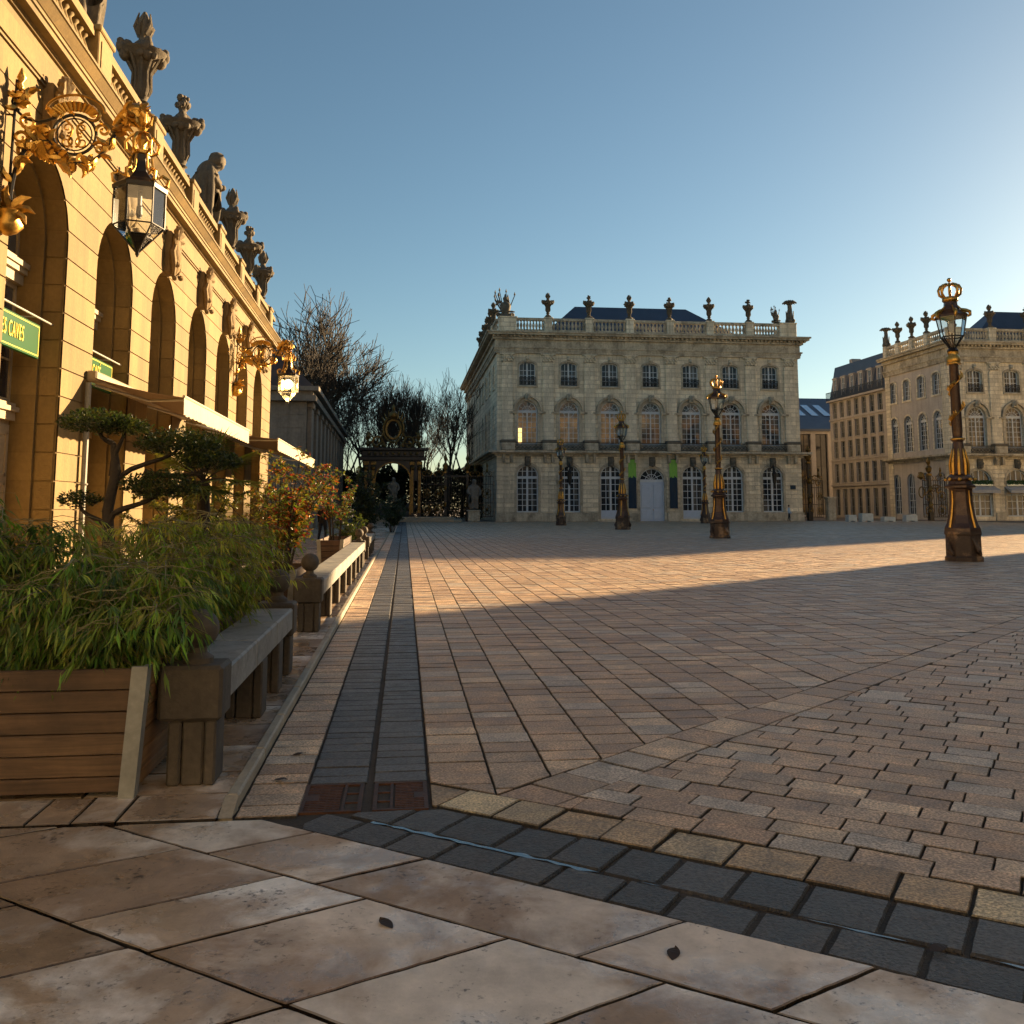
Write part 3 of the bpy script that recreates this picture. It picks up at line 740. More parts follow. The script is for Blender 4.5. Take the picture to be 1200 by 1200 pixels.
def palm_top_mesh(seed=0):
    mb = MB(); me_r = random.Random(seed)
    mb.lathe([(.34,0),(.3,.3),(.24,.6),(.28,1.1),(.24,1.5),(.2,1.9),(.24,2.1)], 10, wob=.3)
    for i in range(12):
        a = 2*PI*i/12; mb.tube([(.15*math.cos(a), .15*math.sin(a), 2.05), (.45*math.cos(a), .45*math.sin(a), 2.3), (.75*math.cos(a), .75*math.sin(a), 2.12)], [.12,.14,.04], 5)
    mb.ball((0,0,2.3), .3, 8, 6, .6, .3)
    for i in range(4):
        a = PI/4+PI*i/2; mb.ball((.3*math.cos(a), .3*math.sin(a), .25), .22, 7, 5, 1.2, .4); mb.tube([(.3*math.cos(a), .3*math.sin(a), .3), (.36*math.cos(a), .36*math.sin(a), 1.3)], [.1,.05], 5)
    return mb.mesh('trophy', 50)
URN = urn_mesh(1, 1); URN2 = urn_mesh(1, 5, True); TRO = trophy_mesh(3); PALM = palm_top_mesh(2)
def cloak(me):
    mb = MB(); mb.add([tuple(v.co) for v in me.vertices], [tuple(p.vertices) for p in me.polygons]); k = 2.6/2.05
    mb.ball((.02*k,-.13*k,1.77*k), .21*k, 12, 9, 1.1, .6); mb.ball((.0,.05*k,1.55*k), .26*k, 10, 8, .8, .5)
    for i in range(11):
        a = -.3+3.7*i/10; c, s = math.cos(a), math.sin(a)
        mb.tube([(.24*c*k, .2*s*k, 1.5*k), (.42*c*k, .34*s*k, 1.2*k), (.4*c*k+.04, .33*s*k, .7*k), (.34*c*k, .3*s*k, .1*k)], [.09*k,.12*k,.1*k,.08*k], 6)
    o = mb.mesh('draped_statue', 60); bpy.data.meshes.remove(me); return o
SEATED = cloak(draped_mesh(2.6, 1, None))
for me, m in ((URN,'urn'),(URN2,'urn'),(TRO,'darkurn'),(PALM,'darkurn'),(SEATED,'urn')): me.materials.append(M[m])
# ---------------------------------------------------------------- low arcaded building on the left
FX, FA = -5.76, R(.79)
def arcade():
    b = thing('arcade_building', 'low sunlit ochre stone building with a row of tall arches and a roof balustrade', 'building', (FX,0,0), PI/2+FA)
    P = 4.13; HW = 1.26; S0, S1 = 6.0, 44.3; ZT = 8.43
    cs = [15.5+P*k for k in range(-2, 7)]
    oo = [op(c, HW, 0, 6.2, 1.27) for c in cs]; oi = [op(c, HW-.09, 0, 6.18, 1.2) for c in cs]
    mb = MB()
    wall(mb, S0, S1, 0, 9.1, oo, .03, 24)
    for o in oo: reveal(mb, o, .03, .37, False, 24)
    wall(mb, S0, S1, 0, 9.1, oi, .37, 24)
    for o in oi: reveal(mb, o, .37, .8, False, 24)
    mb.add([(S1,.03,0),(S1,9,0),(S1,9,9.3),(S1,.03,9.3)], [(0,1,2,3)]); mb.add([(S0,.03,0),(S0,9,0),(S0,9,9.3),(S0,.03,9.3)], [(3,2,1,0)])
    mb.add([(S0,9,0),(S1,9,0),(S1,9,9.3),(S0,9,9.3)], [(3,2,1,0)]); mb.add([(S0,.4,9.25),(S1,.4,9.25),(S1,9,9.25),(S0,9,9.25)], [(0,1,2,3)])
    courses(mb, S0, S1, .55, ZT, .4925, oo, .024, .03, 0, 24)
    # ashlar joints on the inner reveal: raised jamb blocks
    for c in cs:
        for sx in (-1, 1):
            z = .55
            while z < 6.1:
                x = c+sx*(HW-.0); mb.box(min(x, x-sx*.022), max(x, x-sx*.022), .055, .345, z+.014, z+.4785); z += .4925
    mb.build('wall', M['ochre'], b)
    x = S0                                # plinth
    for c0, c1 in [(c-HW, c+HW) for c in cs] + [(S1, S1)]:
        mb = MB(); mb.cbox(x, c0, -.05, .3, 0, .56, .02); mb.build('plinth', M['pale_weathered'], b); x = c1
    mb = MB()                                        # frieze and cornice mouldings
    def ring(z0, z1, p, p2=None):
        p2 = p if p2 is None else p2
        mb.add([(S0,-p,z0),(S1+p,-p,z0),(S1+p2,-p2,z1),(S0,-p2,z1),(S0,.6,z0),(S1+p,.6,z0),(S1+p2,.6,z1),(S0,.6,z1)], [(0,1,2,3),(1,5,6,2),(3,2,6,7),(0,4,5,1)])
    ring(8.43, 8.47, .035); ring(8.5, 8.54, .05); ring(8.54, 9.04, .012); ring(9.04, 9.1, .06, .1)
    ring(9.1, 9.2, .24); ring(9.2, 9.27, .27); ring(9.27, 9.4, .29, .42); ring(9.4, 9.45, .44)
    mb.build('cornice', M['ochre'], b)
    # keystone carvings
    def keystone():
        k = MB(); k.cbox(-.26,.26,-.16,.05,-.1,.98,.03)
        k.lathe([(.02,-.3),(.2,-.15),(.3,.15),(.26,.4),(.17,.62),(.02,.72)], 10, (0,-.2,.15), sy=.55, wob=.35)
        for sx in (-1,1):
            k.spiral((.22*sx,-.24,.78), .2, .04, PI/2, .9*sx, .06); k.tube([(.1*sx,-.2,-.2),(.26*sx,-.24,.1),(.3*sx,-.2,.42),(.2*sx,-.24,.62)], [.04,.08,.08,.05], 6)
        for i in range(7):
            a = PI*i/6; k.tube([(0,-.2,.8),(.36*math.cos(a),-.3,.82+.34*math.sin(a))], [.07,.06], 5)
        for i in range(14): k.ball((rnd.uniform(-.24,.24),-.22-rnd.uniform(0,.1),rnd.uniform(-.25,.6)), rnd.uniform(.05,.09), 6, 4, 1, .4)
        return k
    k0 = None
    for c in cs:
        if k0 is None: k0 = keystone().build('keystone_carving', M['ochre_dark'], b, (c,0,7.55), 0, 50)
        else: clone(k0, b, (c,0,7.55))
    # shopfronts inside the arches
    prev = None
    for i, c in enumerate(cs):
        w = HW-.09; loc = (c, .78, 0)
        if prev is None:
            up = window(b, op(0, w, 5.86, 6.18, 1.2), loc, fmat='cream', nx=4, rows=1, fr=.08, mull=.07, bar=.03)
            lo = window(b, op(0, w, 3.35, 5.42, 0), loc, fmat='cream', nx=4, rows=3, fr=.08, mull=.07, bar=.03)
            t = MB(); t.box(-w, w, -.1, .06, 5.42, 5.6); t.box(-w, w, -.16, .06, 5.6, 5.7); t.box(-w, w, -.2, .06, 5.7, 5.79); t.box(-w, w, -.12, .06, 5.79, 5.86)
            t2 = MB(); t2.box(-w, w, -.1, .06, 3.05, 3.2); t2.box(-w, w, -.16, .06, 3.2, 3.28); t2.box(-w, w, -.1, .06, 3.28, 3.35)
            tt = t.build('transom', M['cream'], b, loc); tl = t2.build('door_lintel', M['cream'], b, loc)
            d = MB(); d.box(-w, w, 0, .06, 0, 3.05)
            for sx in (-1, 1):
                d.box(sx*w*.5-w*.46, sx*w*.5+w*.46, -.03, 0, .1, 2.98)
                for za, zb in ((.2,.9),(1.0,2.0),(2.1,2.85)):
                    for e in ((sx*w*.5-w*.38, sx*w*.5+w*.38, za, za+.05),(sx*w*.5-w*.38, sx*w*.5+w*.38, zb-.05, zb),(sx*w*.5-w*.38, sx*w*.5-w*.38+.05, za, zb),(sx*w*.5+w*.38-.05, sx*w*.5+w*.38, za, zb)): d.box(e[0], e[1], -.05, -.03, e[2], e[3])
            dd = d.build('door', M['cream'], b, loc)
            h = MB(); h.ball((.07,-.09,1.1), .035, 8, 6); h.box(.04,.1,-.06,-.03,1.0,1.22); h.build('handle', M['gold'], dd, (0,0,0))
            prev = (up, lo, tt, tl, dd)
        else:
            for o in prev: clone(o, b, loc)
    # balustrade
    peds = [17.57+P*k for k in range(-2, 7)]
    YB = .05; mb = MB(); ZB = 9.45
    for a, c in zip(peds, peds[1:]): balustrade(mb, a+.42, c-.42, YB, ZB, 1.05, 13, .3, 8)
    balustrade(mb, S0, peds[0]-.42, YB, ZB, 1.05, 8); balustrade(mb, peds[-1]+.42, S1, YB, ZB, 1.05, 3)
    mb.build('balustrade', M['ochre'], b, smooth=40)
    for x in peds:
        mb = MB(); mb.cbox(x-.42, x+.42, YB-.26, YB+.26, ZB, ZB+1.08, .02); mb.cbox(x-.46, x+.46, YB-.3, YB+.3, ZB+1.0, ZB+1.12, .02); mb.box(x-.3, x+.3, YB-.28, YB-.26, ZB+.2, ZB+.85)
        mb.build('pedestal', M['ochre'], b)
    mb = MB(); mb.tube([(17.95,-.09,0.1),(17.95,-.09,3.9)], .055, 8)   # down-pipe and brackets
    for z in (.8,2.0,3.2): mb.ring((17.95,-.09,z), .065, .018, 'z', 12, 5)
    mb.build('downpipe', M['post'], b)
    # roofline sculpture, each resting on its own pedestal
    bm = b.matrix_basis if False else Matrix.Translation((FX,0,0)) @ Matrix.Rotation(PI/2+FA, 4, 'Z')
    kinds = ['stat','urn','flow','stat','urn','flow','urn2']
    labs = ['draped stone figure on the arcade balustrade just above the first gilded lantern bracket',
            'stone urn with a flame top on the arcade balustrade, first complete one from the viewer',
            'stone urn heaped with flowers on the arcade balustrade, before the hunched draped statue',
            'hunched draped stone statue on the arcade balustrade between two urns',
            'stone urn on the arcade balustrade directly beyond the hunched draped statue',
            'flower topped stone urn on the arcade balustrade, second beyond the hunched statue',
            'last stone urn on the arcade balustrade, at its far end by the bare trees']
    for k, (kd, lb) in enumerate(zip(kinds, labs)):
        p = bm @ Vector((peds[k+2], YB+.2, ZB+1.12))
        me, nm, ct, sc, rz = {'stat':(SEATED,'stone_statue','statue',1.05,PI/2),'urn':(URN,'stone_urn','urn',1.0,.5),'flow':(URN2,'stone_urn','urn',1.0,.2),'urn2':(URN,'stone_urn','urn',.98,1.1)}[kd]
        o = put(nm, me, None, p, rz+FA, (sc*.8, sc*.8, sc*.93) if nm == 'stone_urn' else (sc*.95, sc*.95, sc*.95)); tag(o, lb, ct, 'sculptures along the arcade balustrade')
    return bm
BM = arcade()

# ---------------------------------------------------------------- signs, awnings, lanterns on the arcade
def textmesh(body, size, sx=1.0, ext=.006):
    cu = bpy.data.curves.new('lettering', 'FONT'); cu.body = body; cu.size = size; cu.extrude = ext; cu.align_x = 'CENTER'; cu.align_y = 'CENTER'
    cu.space_character = 1.22
    o = bpy.data.objects.new('tmp', cu); COL.objects.link(o)
    dg = bpy.context.evaluated_depsgraph_get(); dg.update()
    me = bpy.data.meshes.new_from_object(o.evaluated_get(dg)); bpy.data.objects.remove(o)
    for v in me.vertices: v.co = Vector((v.co.x*sx, -v.co.z, v.co.y))
    return me
def shopsign(s0, s1, z0, z1, y, body, size, tx, label):
    p = BM @ Vector(((s0+s1)/2, y, (z0+z1)/2)); w = (s1-s0)/2; h = (z1-z0)/2
    t = thing('shop_sign', label, 'sign', p, PI/2+FA)
    mb = MB(); mb.cbox(-w, w, -.03, .05, -h, h, .006); mb.build('sign_board', M['sign'], t)
    mb = MB(); e = .035
    for a in ((-w+e, w-e, -h+e, -h+e+.018),(-w+e, w-e, h-e-.018, h-e),(-w+e, -w+e+.018, -h+e, h-e),(w-e-.018, w-e, -h+e, h-e)): mb.box(a[0], a[1], -.036, -.03, a[2], a[3])
    mb.build('border', M['signtrim'], t)
    me = textmesh(body, size, .5); me.materials.append(M['signtrim']); put('lettering', me, t, (tx,-.037,-.0))
    mb = MB(); mb.tube([(-w,-.12,h+.07),(w+.3,-.12,h+.07)], .018, 8); mb.tube([(-w*.6,-.12,h+.07),(-w*.6,.2,h+.07)], .012, 6); mb.tube([(w*.6,-.12,h+.07),(w*.6,.2,h+.07)], .012, 6)
    mb.build('lamp_rail', M['steel'], t)
shopsign(14.36, 16.42, 4.1, 4.68, .3, 'LES CAVES', .36, -.17, 'green sign reading LES CAVES in yellow letters inside the nearest arch')
shopsign(18.5, 20.6, 4.0, 4.6, .3, 'CAFÉ', .4, -.05, 'green sign reading CAFÉ in yellow letters, partly hidden behind the awning')
def awning(s0, s1, p, za, zo, dr, label):
    t = thing('cafe_awning', label, 'awning', BM @ Vector(((s0+s1)/2, 0, za)), PI/2+FA, 'awnings over the café terrace')
    w = (s1-s0)/2; d = zo-za; mb = MB(); n = 14
    pts = [(-w+2*w*i/n) for i in range(n+1)]
    vs = []
    for x in pts:
        for j in range(6):
            q = j/5; vs.append((x, -.14-(p-.14)*q, d*q-.05*math.sin(PI*q)))
    k = len(vs); vs += [(x, y, z-.012) for x, y, z in vs]
    fs = [(i*6+j, i*6+j+1, (i+1)*6+j+1, (i+1)*6+j) for i in range(n) for j in range(5)]
    fs += [tuple(a+k for a in f[::-1]) for f in fs]
    fs += [(j, k+j, k+j+1, j+1) for j in range(5)] + [(n*6+j+1, k+n*6+j+1, k+n*6+j, n*6+j) for j in range(5)]
    mb.add(vs, fs); mb.build('canvas', M['awning'], t, smooth=40)
    mb = MB()                                        # pleated hanging valance
    m = 150; top = []; bot = []
    for i in range(m+1):
        x = -w+2*w*i/m; q = .012*math.sin(i*1.9); top.append((x, -p-.005+q*.2, d+.02)); bot.append((x, -p-.012+q, d-dr+.012*math.sin(i*.9)))
    mb.add(top+bot, [(i, m+1+i, m+2+i, i+1) for i in range(m)]); mb.add([(x, y+.008, z) for x, y, z in top+bot], [(i+1, m+2+i, m+1+i, i) for i in range(m)])
    mb.tube([(-w,-p,d+.02),(w,-p,d+.02)], .03, 8)
    mb.build('valance', M['valance'], t, smooth=60)
    mb = MB(); mb.cbox(-w, w, -.2, .0, -.07, .13, .03); mb.build('cassette', M['cream'], t)
    for x in (-w+.25, 0, w-.25):
        mb = MB(); mb.tube([(x,-.1,-.12),(x+.45,-p*.55,d*.55-.16),(x,-p+.03,d-.02)], .025, 6); mb.build('folding_arm', M['steel'], t)
awning(18.05, 26.2, 1.8, 4.02, 3.66, .34, 'beige café awning with a sunlit pleated valance, nearest of the two')
awning(28.6, 42.0, 2.3, 4.0, 3.62, .34, 'beige café awning with a pleated valance, the farther one behind the red leaved shrub')
def arcs(mb, pts, r, n=5): mb.tube(pts, r, n)
def bez(p0, p1, p2, p3, n=12):
    return [tuple((1-t)**3*a+3*(1-t)**2*t*b+3*(1-t)*t*t*c+t**3*d for a, b, c, d in zip(p0,p1,p2,p3)) for t in (i/n for i in range(n+1))]
def lantern_parts(t, c, sc, glints):
    """hexagonal hanging lantern, c = top of the glass cage"""
    x, y, z = c; mb = MB(); n = 6; r = .42*sc; hh = .66*sc; hp = .48*sc
    P = [(r*math.cos(PI/3*k+.26), r*math.sin(PI/3*k+.26)) for k in range(n)]
    for k in range(n):
        a, b = P[k], P[(k+1) % n]
        mb.tube([(a[0],a[1],0),(a[0],a[1],-hh),(0,0,-hh-hp)], .016*sc, 5)
        for zz, q in ((0,1),(-hh,1),(-hh-hp*.42,.58)): mb.tube([(a[0]*q,a[1]*q,zz),(b[0]*q,b[1]*q,zz)], .014*sc if q == 1 else .009*sc, 5)
    mb.lathe([(.01,-.06*sc),(.04*sc,0),(.02*sc,.06*sc)], 8, (0,0,-hh-hp))
    mb.build('lantern_cage', M['iron'], t, c)
    g = MB()
    for k in range(n):
        a, b = P[k], P[(k+1) % n]; q = .985
        g.add([(a[0]*q,a[1]*q,-.01),(b[0]*q,b[1]*q,-.01),(b[0]*q,b[1]*q,-hh),(a[0]*q,a[1]*q,-hh),(0,0,-hh-hp*.98)], [(3,2,1,0),(4,2,3)])
    g.build('lantern_glass', M['lglass'], t, c)
    h = MB(); h.lathe([(.45*sc,-.02*sc),(.46*sc,.05*sc),(.3*sc,.16*sc),(.17*sc,.3*sc),(.13*sc,.5*sc),(.15*sc,.62*sc),(.05*sc,.68*sc)], 6, ph=.26)
    h.build('lantern_roof', M['iron'], t, c)
    o = MB()
    for k in range(n):
        a = PI/3*k+.26; cc, ss = math.cos(a), math.sin(a)
        o.tube([(q*cc*sc, q*ss*sc, w*sc) for q, w in ((.34,.06),(.44,.12),(.46,.24),(.36,.3),(.27,.24),(.2,.36),(.17,.6))], [.03*sc,.035*sc,.03*sc,.035*sc,.02*sc,.03*sc,.02*sc], 5)
        o.tube([(q*cc*sc, q*ss*sc, w*sc) for q, w in ((.14,.62),(.26,.7),(.28,.84),(.18,.98),(.03,1.04))], [.02*sc,.03*sc,.03*sc,.03*sc,.03*sc], 5)
    o.lathe([(.03*sc,.6*sc),(.16*sc,.64*sc),(.16*sc,.7*sc),(.05*sc,.74*sc),(.09*sc,.9*sc),(.04*sc,1.05*sc),(.08*sc,1.12*sc),(.02*sc,1.2*sc)], 8)
    for k in range(5):
        a = k*1.3; o.tube([(0,0,1.1*sc),(.12*math.cos(a)*sc,.12*math.sin(a)*sc,1.2*sc),(.16*math.cos(a)*sc,.16*math.sin(a)*sc,1.34*sc)], [.02*sc,.04*sc,.01*sc], 5)
    o.build('lantern_ornament', M['gold'], t, c)
    if glints:
        f = MB(); f.ball((0,0,-.34*sc), .2*sc, 14, 10); f.build('glint_ball', M['glint'], t, c)  # glowing ball in place of the sun reflected by the glass
        pl = bpy.data.lights.new('glint_light', 'POINT'); pl.energy = 45; pl.color = (1,.6,.2); pl.shadow_soft_size = .17; po = put('glint_light', pl, t, (c[0], c[1], c[2]-.34*sc-.42))  # added light, spreads the glint's warm glow around the lantern
        f = MB(); f.cbox(-.05,.05,-.05,.05,-.5,-.12,.02); f.build('glint_block', M['soft_glint'], t, (c[0]-.2, c[1], c[2]))  # second glowing piece of the added glint
    else:
        f = MB(); f.lathe([(.02,0),(.035,.02),(.03,-.5*sc)][::-1], 8); f.lathe([(.03*sc,-.5*sc),(.06*sc,-.44*sc),(.05*sc,-.3*sc),(.01,-.22*sc)], 8); f.build('bulb_holder', M['iron'], t, c)
def wall_lantern(s, label, glints):
    t = thing('wall_lantern', label, 'wall lantern', BM @ Vector((s, 0, 0)), FA, 'gilded lanterns on the arcade')
    # here x runs out from the wall, z up
    ir = MB(); go = MB()
    ir.tube([(.08,0,5.8),(.1,0,7.95)], .022, 6)
    for z in (5.9,7.4,7.75): ir.tube([(-.02,0,z),(.12,0,z)], .016, 5)
    big = bez((.1,0,6.0),(.12,0,6.9),(.35,0,7.05),(.62,0,7.02))
    ir.tube(big, .034, 6); ir.ring((.96,0,7.14), .31, .026, 'y', 28, 6); ir.ring((.96,0,7.14), .25, .012, 'y', 24, 5)
    ir.tube(bez((.62,0,7.02),(.7,0,6.7),(1.2,0,6.5),(1.46,0,7.0)), .028, 6)
    ir.tube(bez((.1,0,7.5),(.3,0,7.25),(.5,0,7.3),(.68,0,7.4)), .022, 6)
    ir.spiral((.17,0,7.62), .14, .03, -PI/2, -1.4, .022); ir.tube(bez((1.46,0,7.0),(1.6,0,7.4),(1.8,0,7.5),(1.96,0,7.44)), .034, 6)
    ir.tube([(1.94,0,7.44),(1.94,0,7.2)], .018, 5)
    ir.tube([(.65+.62*i/12, 0, 7.5+.13*math.sin(PI*i/12)) for i in range(13)], .022, 5)
    ir.build('bracket', M['iron'], t)
    r = random.Random(int(s))
    def leaf(p, d, l=.2, w=.06):
        l *= 1.25; w *= 1.45
        p = Vector(p); d = Vector(d).normalized(); sd = Vector((0,1,0)); up = d.cross(sd)
        go.tube([p, p+d*l*.35+up*l*.12, p+d*l*.7+up*l*.22, p+d*l+up*l*.1], [w*.5,w,w*.7,.008], 5)
    # monogram scrolls in the medallion
    for sx in (-1, 1):
        go.spiral((.96+sx*.11,.0,7.02), .1, .02, PI/2, 1.3*sx, .018); go.spiral((.96+sx*.1,0,7.24), .085, .02, -PI/2, -1.2*sx, .016)
        go.tube(bez((.96+sx*.02,0,6.94),(.96+sx*.2,0,7.05),(.96-sx*.12,0,7.2),(.96+sx*.14,0,7.36)), .018, 5)
    for k in range(9):                               # ring of scrolls round the medallion
        a = 2*PI*k/9+.2; c, d = math.cos(a), math.sin(a); go.spiral((.96+.42*c,.0,7.14+.42*d), .11, .02, a+PI, 1.3*(1 if k % 2 else -1), .03)
        if 2 < k < 8: leaf((.96+.36*c,0,7.14+.36*d), (c,r.uniform(-.3,.3),d), .16, .05)
    for sx, z in ((.3,7.3),(.45,7.12),(.28,6.85),(.2,7.05)): go.spiral((sx,0,z), .13, .03, r.uniform(0,6), 1.4, .032)
    for k in range(9): a = PI*(.95+.5*k/8); go.tube([(.5,0,7.0),(.5+.2*math.cos(a+.6),-.04,6.9+.1*math.sin(a)),(.56+.34*math.cos(a+.55),0,6.95+.3*math.sin(a))], [.04,.055,.01], 5)
    # fluted shell over the medallion
    for i in range(11):
        a = PI*(.08+.84*i/10); c, d = math.cos(a), math.sin(a)
        go.tube([(.96+c*.2,0,7.44+d*.06),(.96+c*.33,-.03,7.48+d*.16)], [.03,.05], 6)
    go.tube([(.96+.42*math.cos(PI*i/14), 0, 7.5+.26*math.sin(PI*i/14)) for i in range(15)], .022, 5)
    for k in range(34):                              # acanthus along the scrolls
        q = k/33; 
        i = q*(len(big)-1); j = int(min(i, len(big)-2)); p = Vector(big[j]).lerp(Vector(big[j+1]), i-j)
        if k % 2: leaf(p, (r.uniform(-.6,.6), r.uniform(-.3,.3), r.uniform(-.7,.9)), r.uniform(.12,.22), .04)
    low = bez((.62,0,7.02),(.7,0,6.7),(1.2,0,6.5),(1.46,0,7.0)); hi = bez((1.46,0,7.0),(1.6,0,7.4),(1.8,0,7.5),(1.96,0,7.44))
    for cv, m in ((low,22),(hi,18)):
        for k in range(m):
            i = k/m*(len(cv)-1); j = int(i); p = Vector(cv[j]).lerp(Vector(cv[j+1]), i-j)
            leaf(p, (r.uniform(-.4,1), r.uniform(-.4,.4), r.uniform(-.8,1)), r.uniform(.1,.2), r.uniform(.025,.045))
    for k in range(10): leaf((.34+.05*k,0,6.98-.004*k*k), (.5,r.uniform(-.3,.3),-.8), .22, .04)
    go.lathe([(.03,0),(.13,.05),(.18,.16),(.15,.26),(.2,.36),(.05,.44)], 10, (.1,0,5.55), wob=.4)
    for k in range(9): leaf((.1,0,5.95), (math.cos(k*.7),r.uniform(-.5,.5),math.sin(k*.7)-.2), .28, .05)
    for k in range(12): leaf((.1+.2*r.random(),0,7.5+.3*r.random()), (r.uniform(-1,1),r.uniform(-.3,.3),r.uniform(-.2,1)), .15, .035)
    go.lathe([(.02,0),(.05,.06),(.02,.12),(.07,.2),(.01,.36)], 7, (.16,0,7.78), wob=.4)
    go.tube(bez((1.52,0,7.3),(1.7,0,7.62),(1.95,0,7.7),(1.98,0,7.35)), [.04+.06*math.sin(PI*i/12) for i in range(13)], 7)
    for k in range(14): leaf((1.66+.3*r.random(),0,7.5), (r.uniform(-1,1),r.uniform(-.4,.4),r.uniform(-1,.6)), .18, .05)
    go.build('gilded_scrollwork', M['gold'], t, smooth=60)
    lantern_parts(t, (1.94,0,6.32), .86, glints)
wall_lantern(13.95, 'large gilded scroll bracket with a hexagonal lantern, on the pier nearest the viewer', False)
wall_lantern(34.15, 'gilded scroll bracket whose lantern has an added sun glint, at the far end of the arcade', True)
# ---------------------------------------------------------------- the two large pavilions across the square
BAY, FC, W, YF = 4.41, 3.22, 32.9, 95.0
def pavilion(x0, label, depth, ground, sides, trophies, urns, glints=()):
    b = thing('pavilion_building', label, 'building', (x0,YF,0))
    cs = [FC+BAY*i for i in range(7)]
    o1 = []
    for i, c in enumerate(cs):
        if ground == 'doors': o1.append(op(c, 1.32, 0, 4.25, 1.3) if i == 3 else op(c, 1.13, .25 if i in (2,4) else .95, 4.75, 1.1))
        else: o1.append(op(c, 1.35, .45, 4.35, 1.25))
    o2 = [op(c, 1.06, 8.0, 11.44, 1.12) for c in cs]; o3 = [op(c, .87, 14.15, 16.3, .38) for c in cs]
    mb = MB()
    wall(mb, 0, W, 0, 7.0, o1, .07, 12); courses(mb, 0, W, .9, 7.0, .46, o1, .1, .07, 0, 12)
    wall(mb, 0, W, 7.0, 19.4, o2+o3, .0, 12)
    for o in o1+o2+o3: reveal(mb, o, 0, .38, True, 12)
    D = depth
    for o in o1+o2+o3:
        mb.add([(o[0]-o[1]-.1,.5,o[2]-.1),(o[0]+o[1]+.1,.5,o[2]-.1),(o[0]+o[1]+.1,.5,o[3]+o[4]+.1),(o[0]-o[1]-.1,.5,o[3]+o[4]+.1)], [(0,1,2,3)])
    mb.add([(0,D,0),(W,D,0),(W,D,19.4),(0,D,19.4)], [(3,2,1,0)])
    if not sides[1]: mb.add([(W,.05,0),(W,D,0),(W,D,19.4),(W,.05,19.4)], [(0,1,2,3)])
    mb.build('wall', M['pale'], b)
    mb = MB()
    for c, o in zip(cs, o1):                          # recessed frames round the ground-floor arches
        arch_band(mb, (o[0],o[1]-.001,o[2],o[3],o[4]), .26, -.03, .1, 14, o[3]-o[2])
    mb.build('arch_surrounds', M['pale_weathered'], b)
    # plinth, pilasters, mouldings
    mb = MB(); x = -.12
    for o in o1:
        if o[2] < .9: mb.cbox(x, o[0]-o[1]-.28, -.14, .1, 0, .92, .03); x = o[0]+o[1]+.28
    mb.cbox(x, W+.12, -.14, .1, 0, .92, .03)
    mb.build('plinth', M['pale_weathered'], b)
    pil = [FC-BAY/2 + BAY*i for i in range(8)]; pil[0] = 1.1; pil[7] = W-1.1
    mb = MB(); p0 = None
    q = MB(); q.cbox(-.58,.58,-.2,0,8.25,16.5,.03); q.cbox(-.68,.68,-.26,0,7.95,8.3,.03)
    q.lathe([(.58,16.5),(.62,16.56),(.58,16.62),(.6,16.9),(.72,17.25),(.86,17.4)], 4, ph=PI/4, sy=.4)
    for i in range(8): a = -.5+i/7; q.ball((a*1.15,-.27,16.75+.25*(i % 2)), .13, 6, 4, 1, .4)
    for sx in (-1,1): q.spiral((.52*sx,-.3,17.2), .2, .05, PI/2, .9*sx, .07)
    q.cbox(-.8,.8,-.32,0,17.38,17.52,.02)
    for i, x in enumerate(pil):
        if p0 is None: p0 = q.build('pilaster', M['pale'], b, (x,0,0))
        else: clone(p0, b, (x,0,0))
    def band(mb, z0, z1, p):
        mb.box(-p, W+p, -p, D+.02, z0, z1)
    mb = MB(); band(mb, 17.54, 17.8, .24); band(mb, 17.8, 18.05, .3); band(mb, 18.05, 18.2, .42); band(mb, 18.2, 19.0, .21); band(mb, 19.0, 19.2, .5)
    x = -.5
    while x < W+.5: mb.box(x, x+.22, -.72, -.4, 19.2, 19.4); x += .44
    band(mb, 19.2, 19.405, .42); band(mb, 19.4, 19.62, 1.0); band(mb, 19.62, 19.78, 1.15)
    mb.build('entablature', M['pale_weathered'], b)
    mb = MB(); band(mb, 6.72, 6.95, .2); band(mb, 6.95, 7.1, .55); band(mb, 7.1, 7.3, .95)
    for x in pil:
        for sx in (-.4,.4): mb.prism([(x+sx-.13,6.1),(x+sx+.13,6.1),(x+sx+.13,6.96),(x+sx-.13,6.96)], -.5, 0)
    mb.build('balcony_slab', M['pale_weathered'], b)
    mb = MB(); bl = None
    q = MB(); q.cbox(-.72,.72,-.82,-.05,7.32,8.15,.06); qc = MB(); qc.cbox(-.8,.8,-.88,-.05,8.1,8.42,.08)
    for i, x in enumerate(pil):
        if bl is None: bl = q.build('balcony_pedestal', M['pale_weathered'], b, (x,0,0)); qc.build('cap', M['darkurn'], bl)
        else: clone(bl, b, (x,0,0))
    q = MB(); hw = BAY/2-.82; y = -.72
    q.box(-hw, hw, y-.03, y+.03, 8.1, 8.18); q.box(-hw, hw, y-.02, y+.02, 7.4, 7.45); q.box(-hw, hw, y-.02, y+.02, 7.92, 7.96)
    for i in range(22): x = -hw+2*hw*i/21; q.box(x-.018, x+.018, y-.018, y+.018, 7.3, 8.1)
    for i in range(7): x = -hw+2*hw*(i+.5)/7; q.ring((x,y-.02,7.68), .16, .025, 'y', 12, 4); q.ring((x,y-.02,7.68), .08, .02, 'y', 8, 4)
    r0 = None
    for c in cs:
        if r0 is None: r0 = q.build('balcony_railing', M['iron'], b, (c,0,0))
        else: clone(r0, b, (c,0,0))
    # hood moulds and keystones
    q = MB(); o = op(0, 1.06, 8.0, 11.44, 1.12)
    arch_band(q, o, .3, -.1, 0.02, 14, 3.3); arch_band(q, (0,1.36,8,11.44,1.5), .2, -.36, .02, 14)
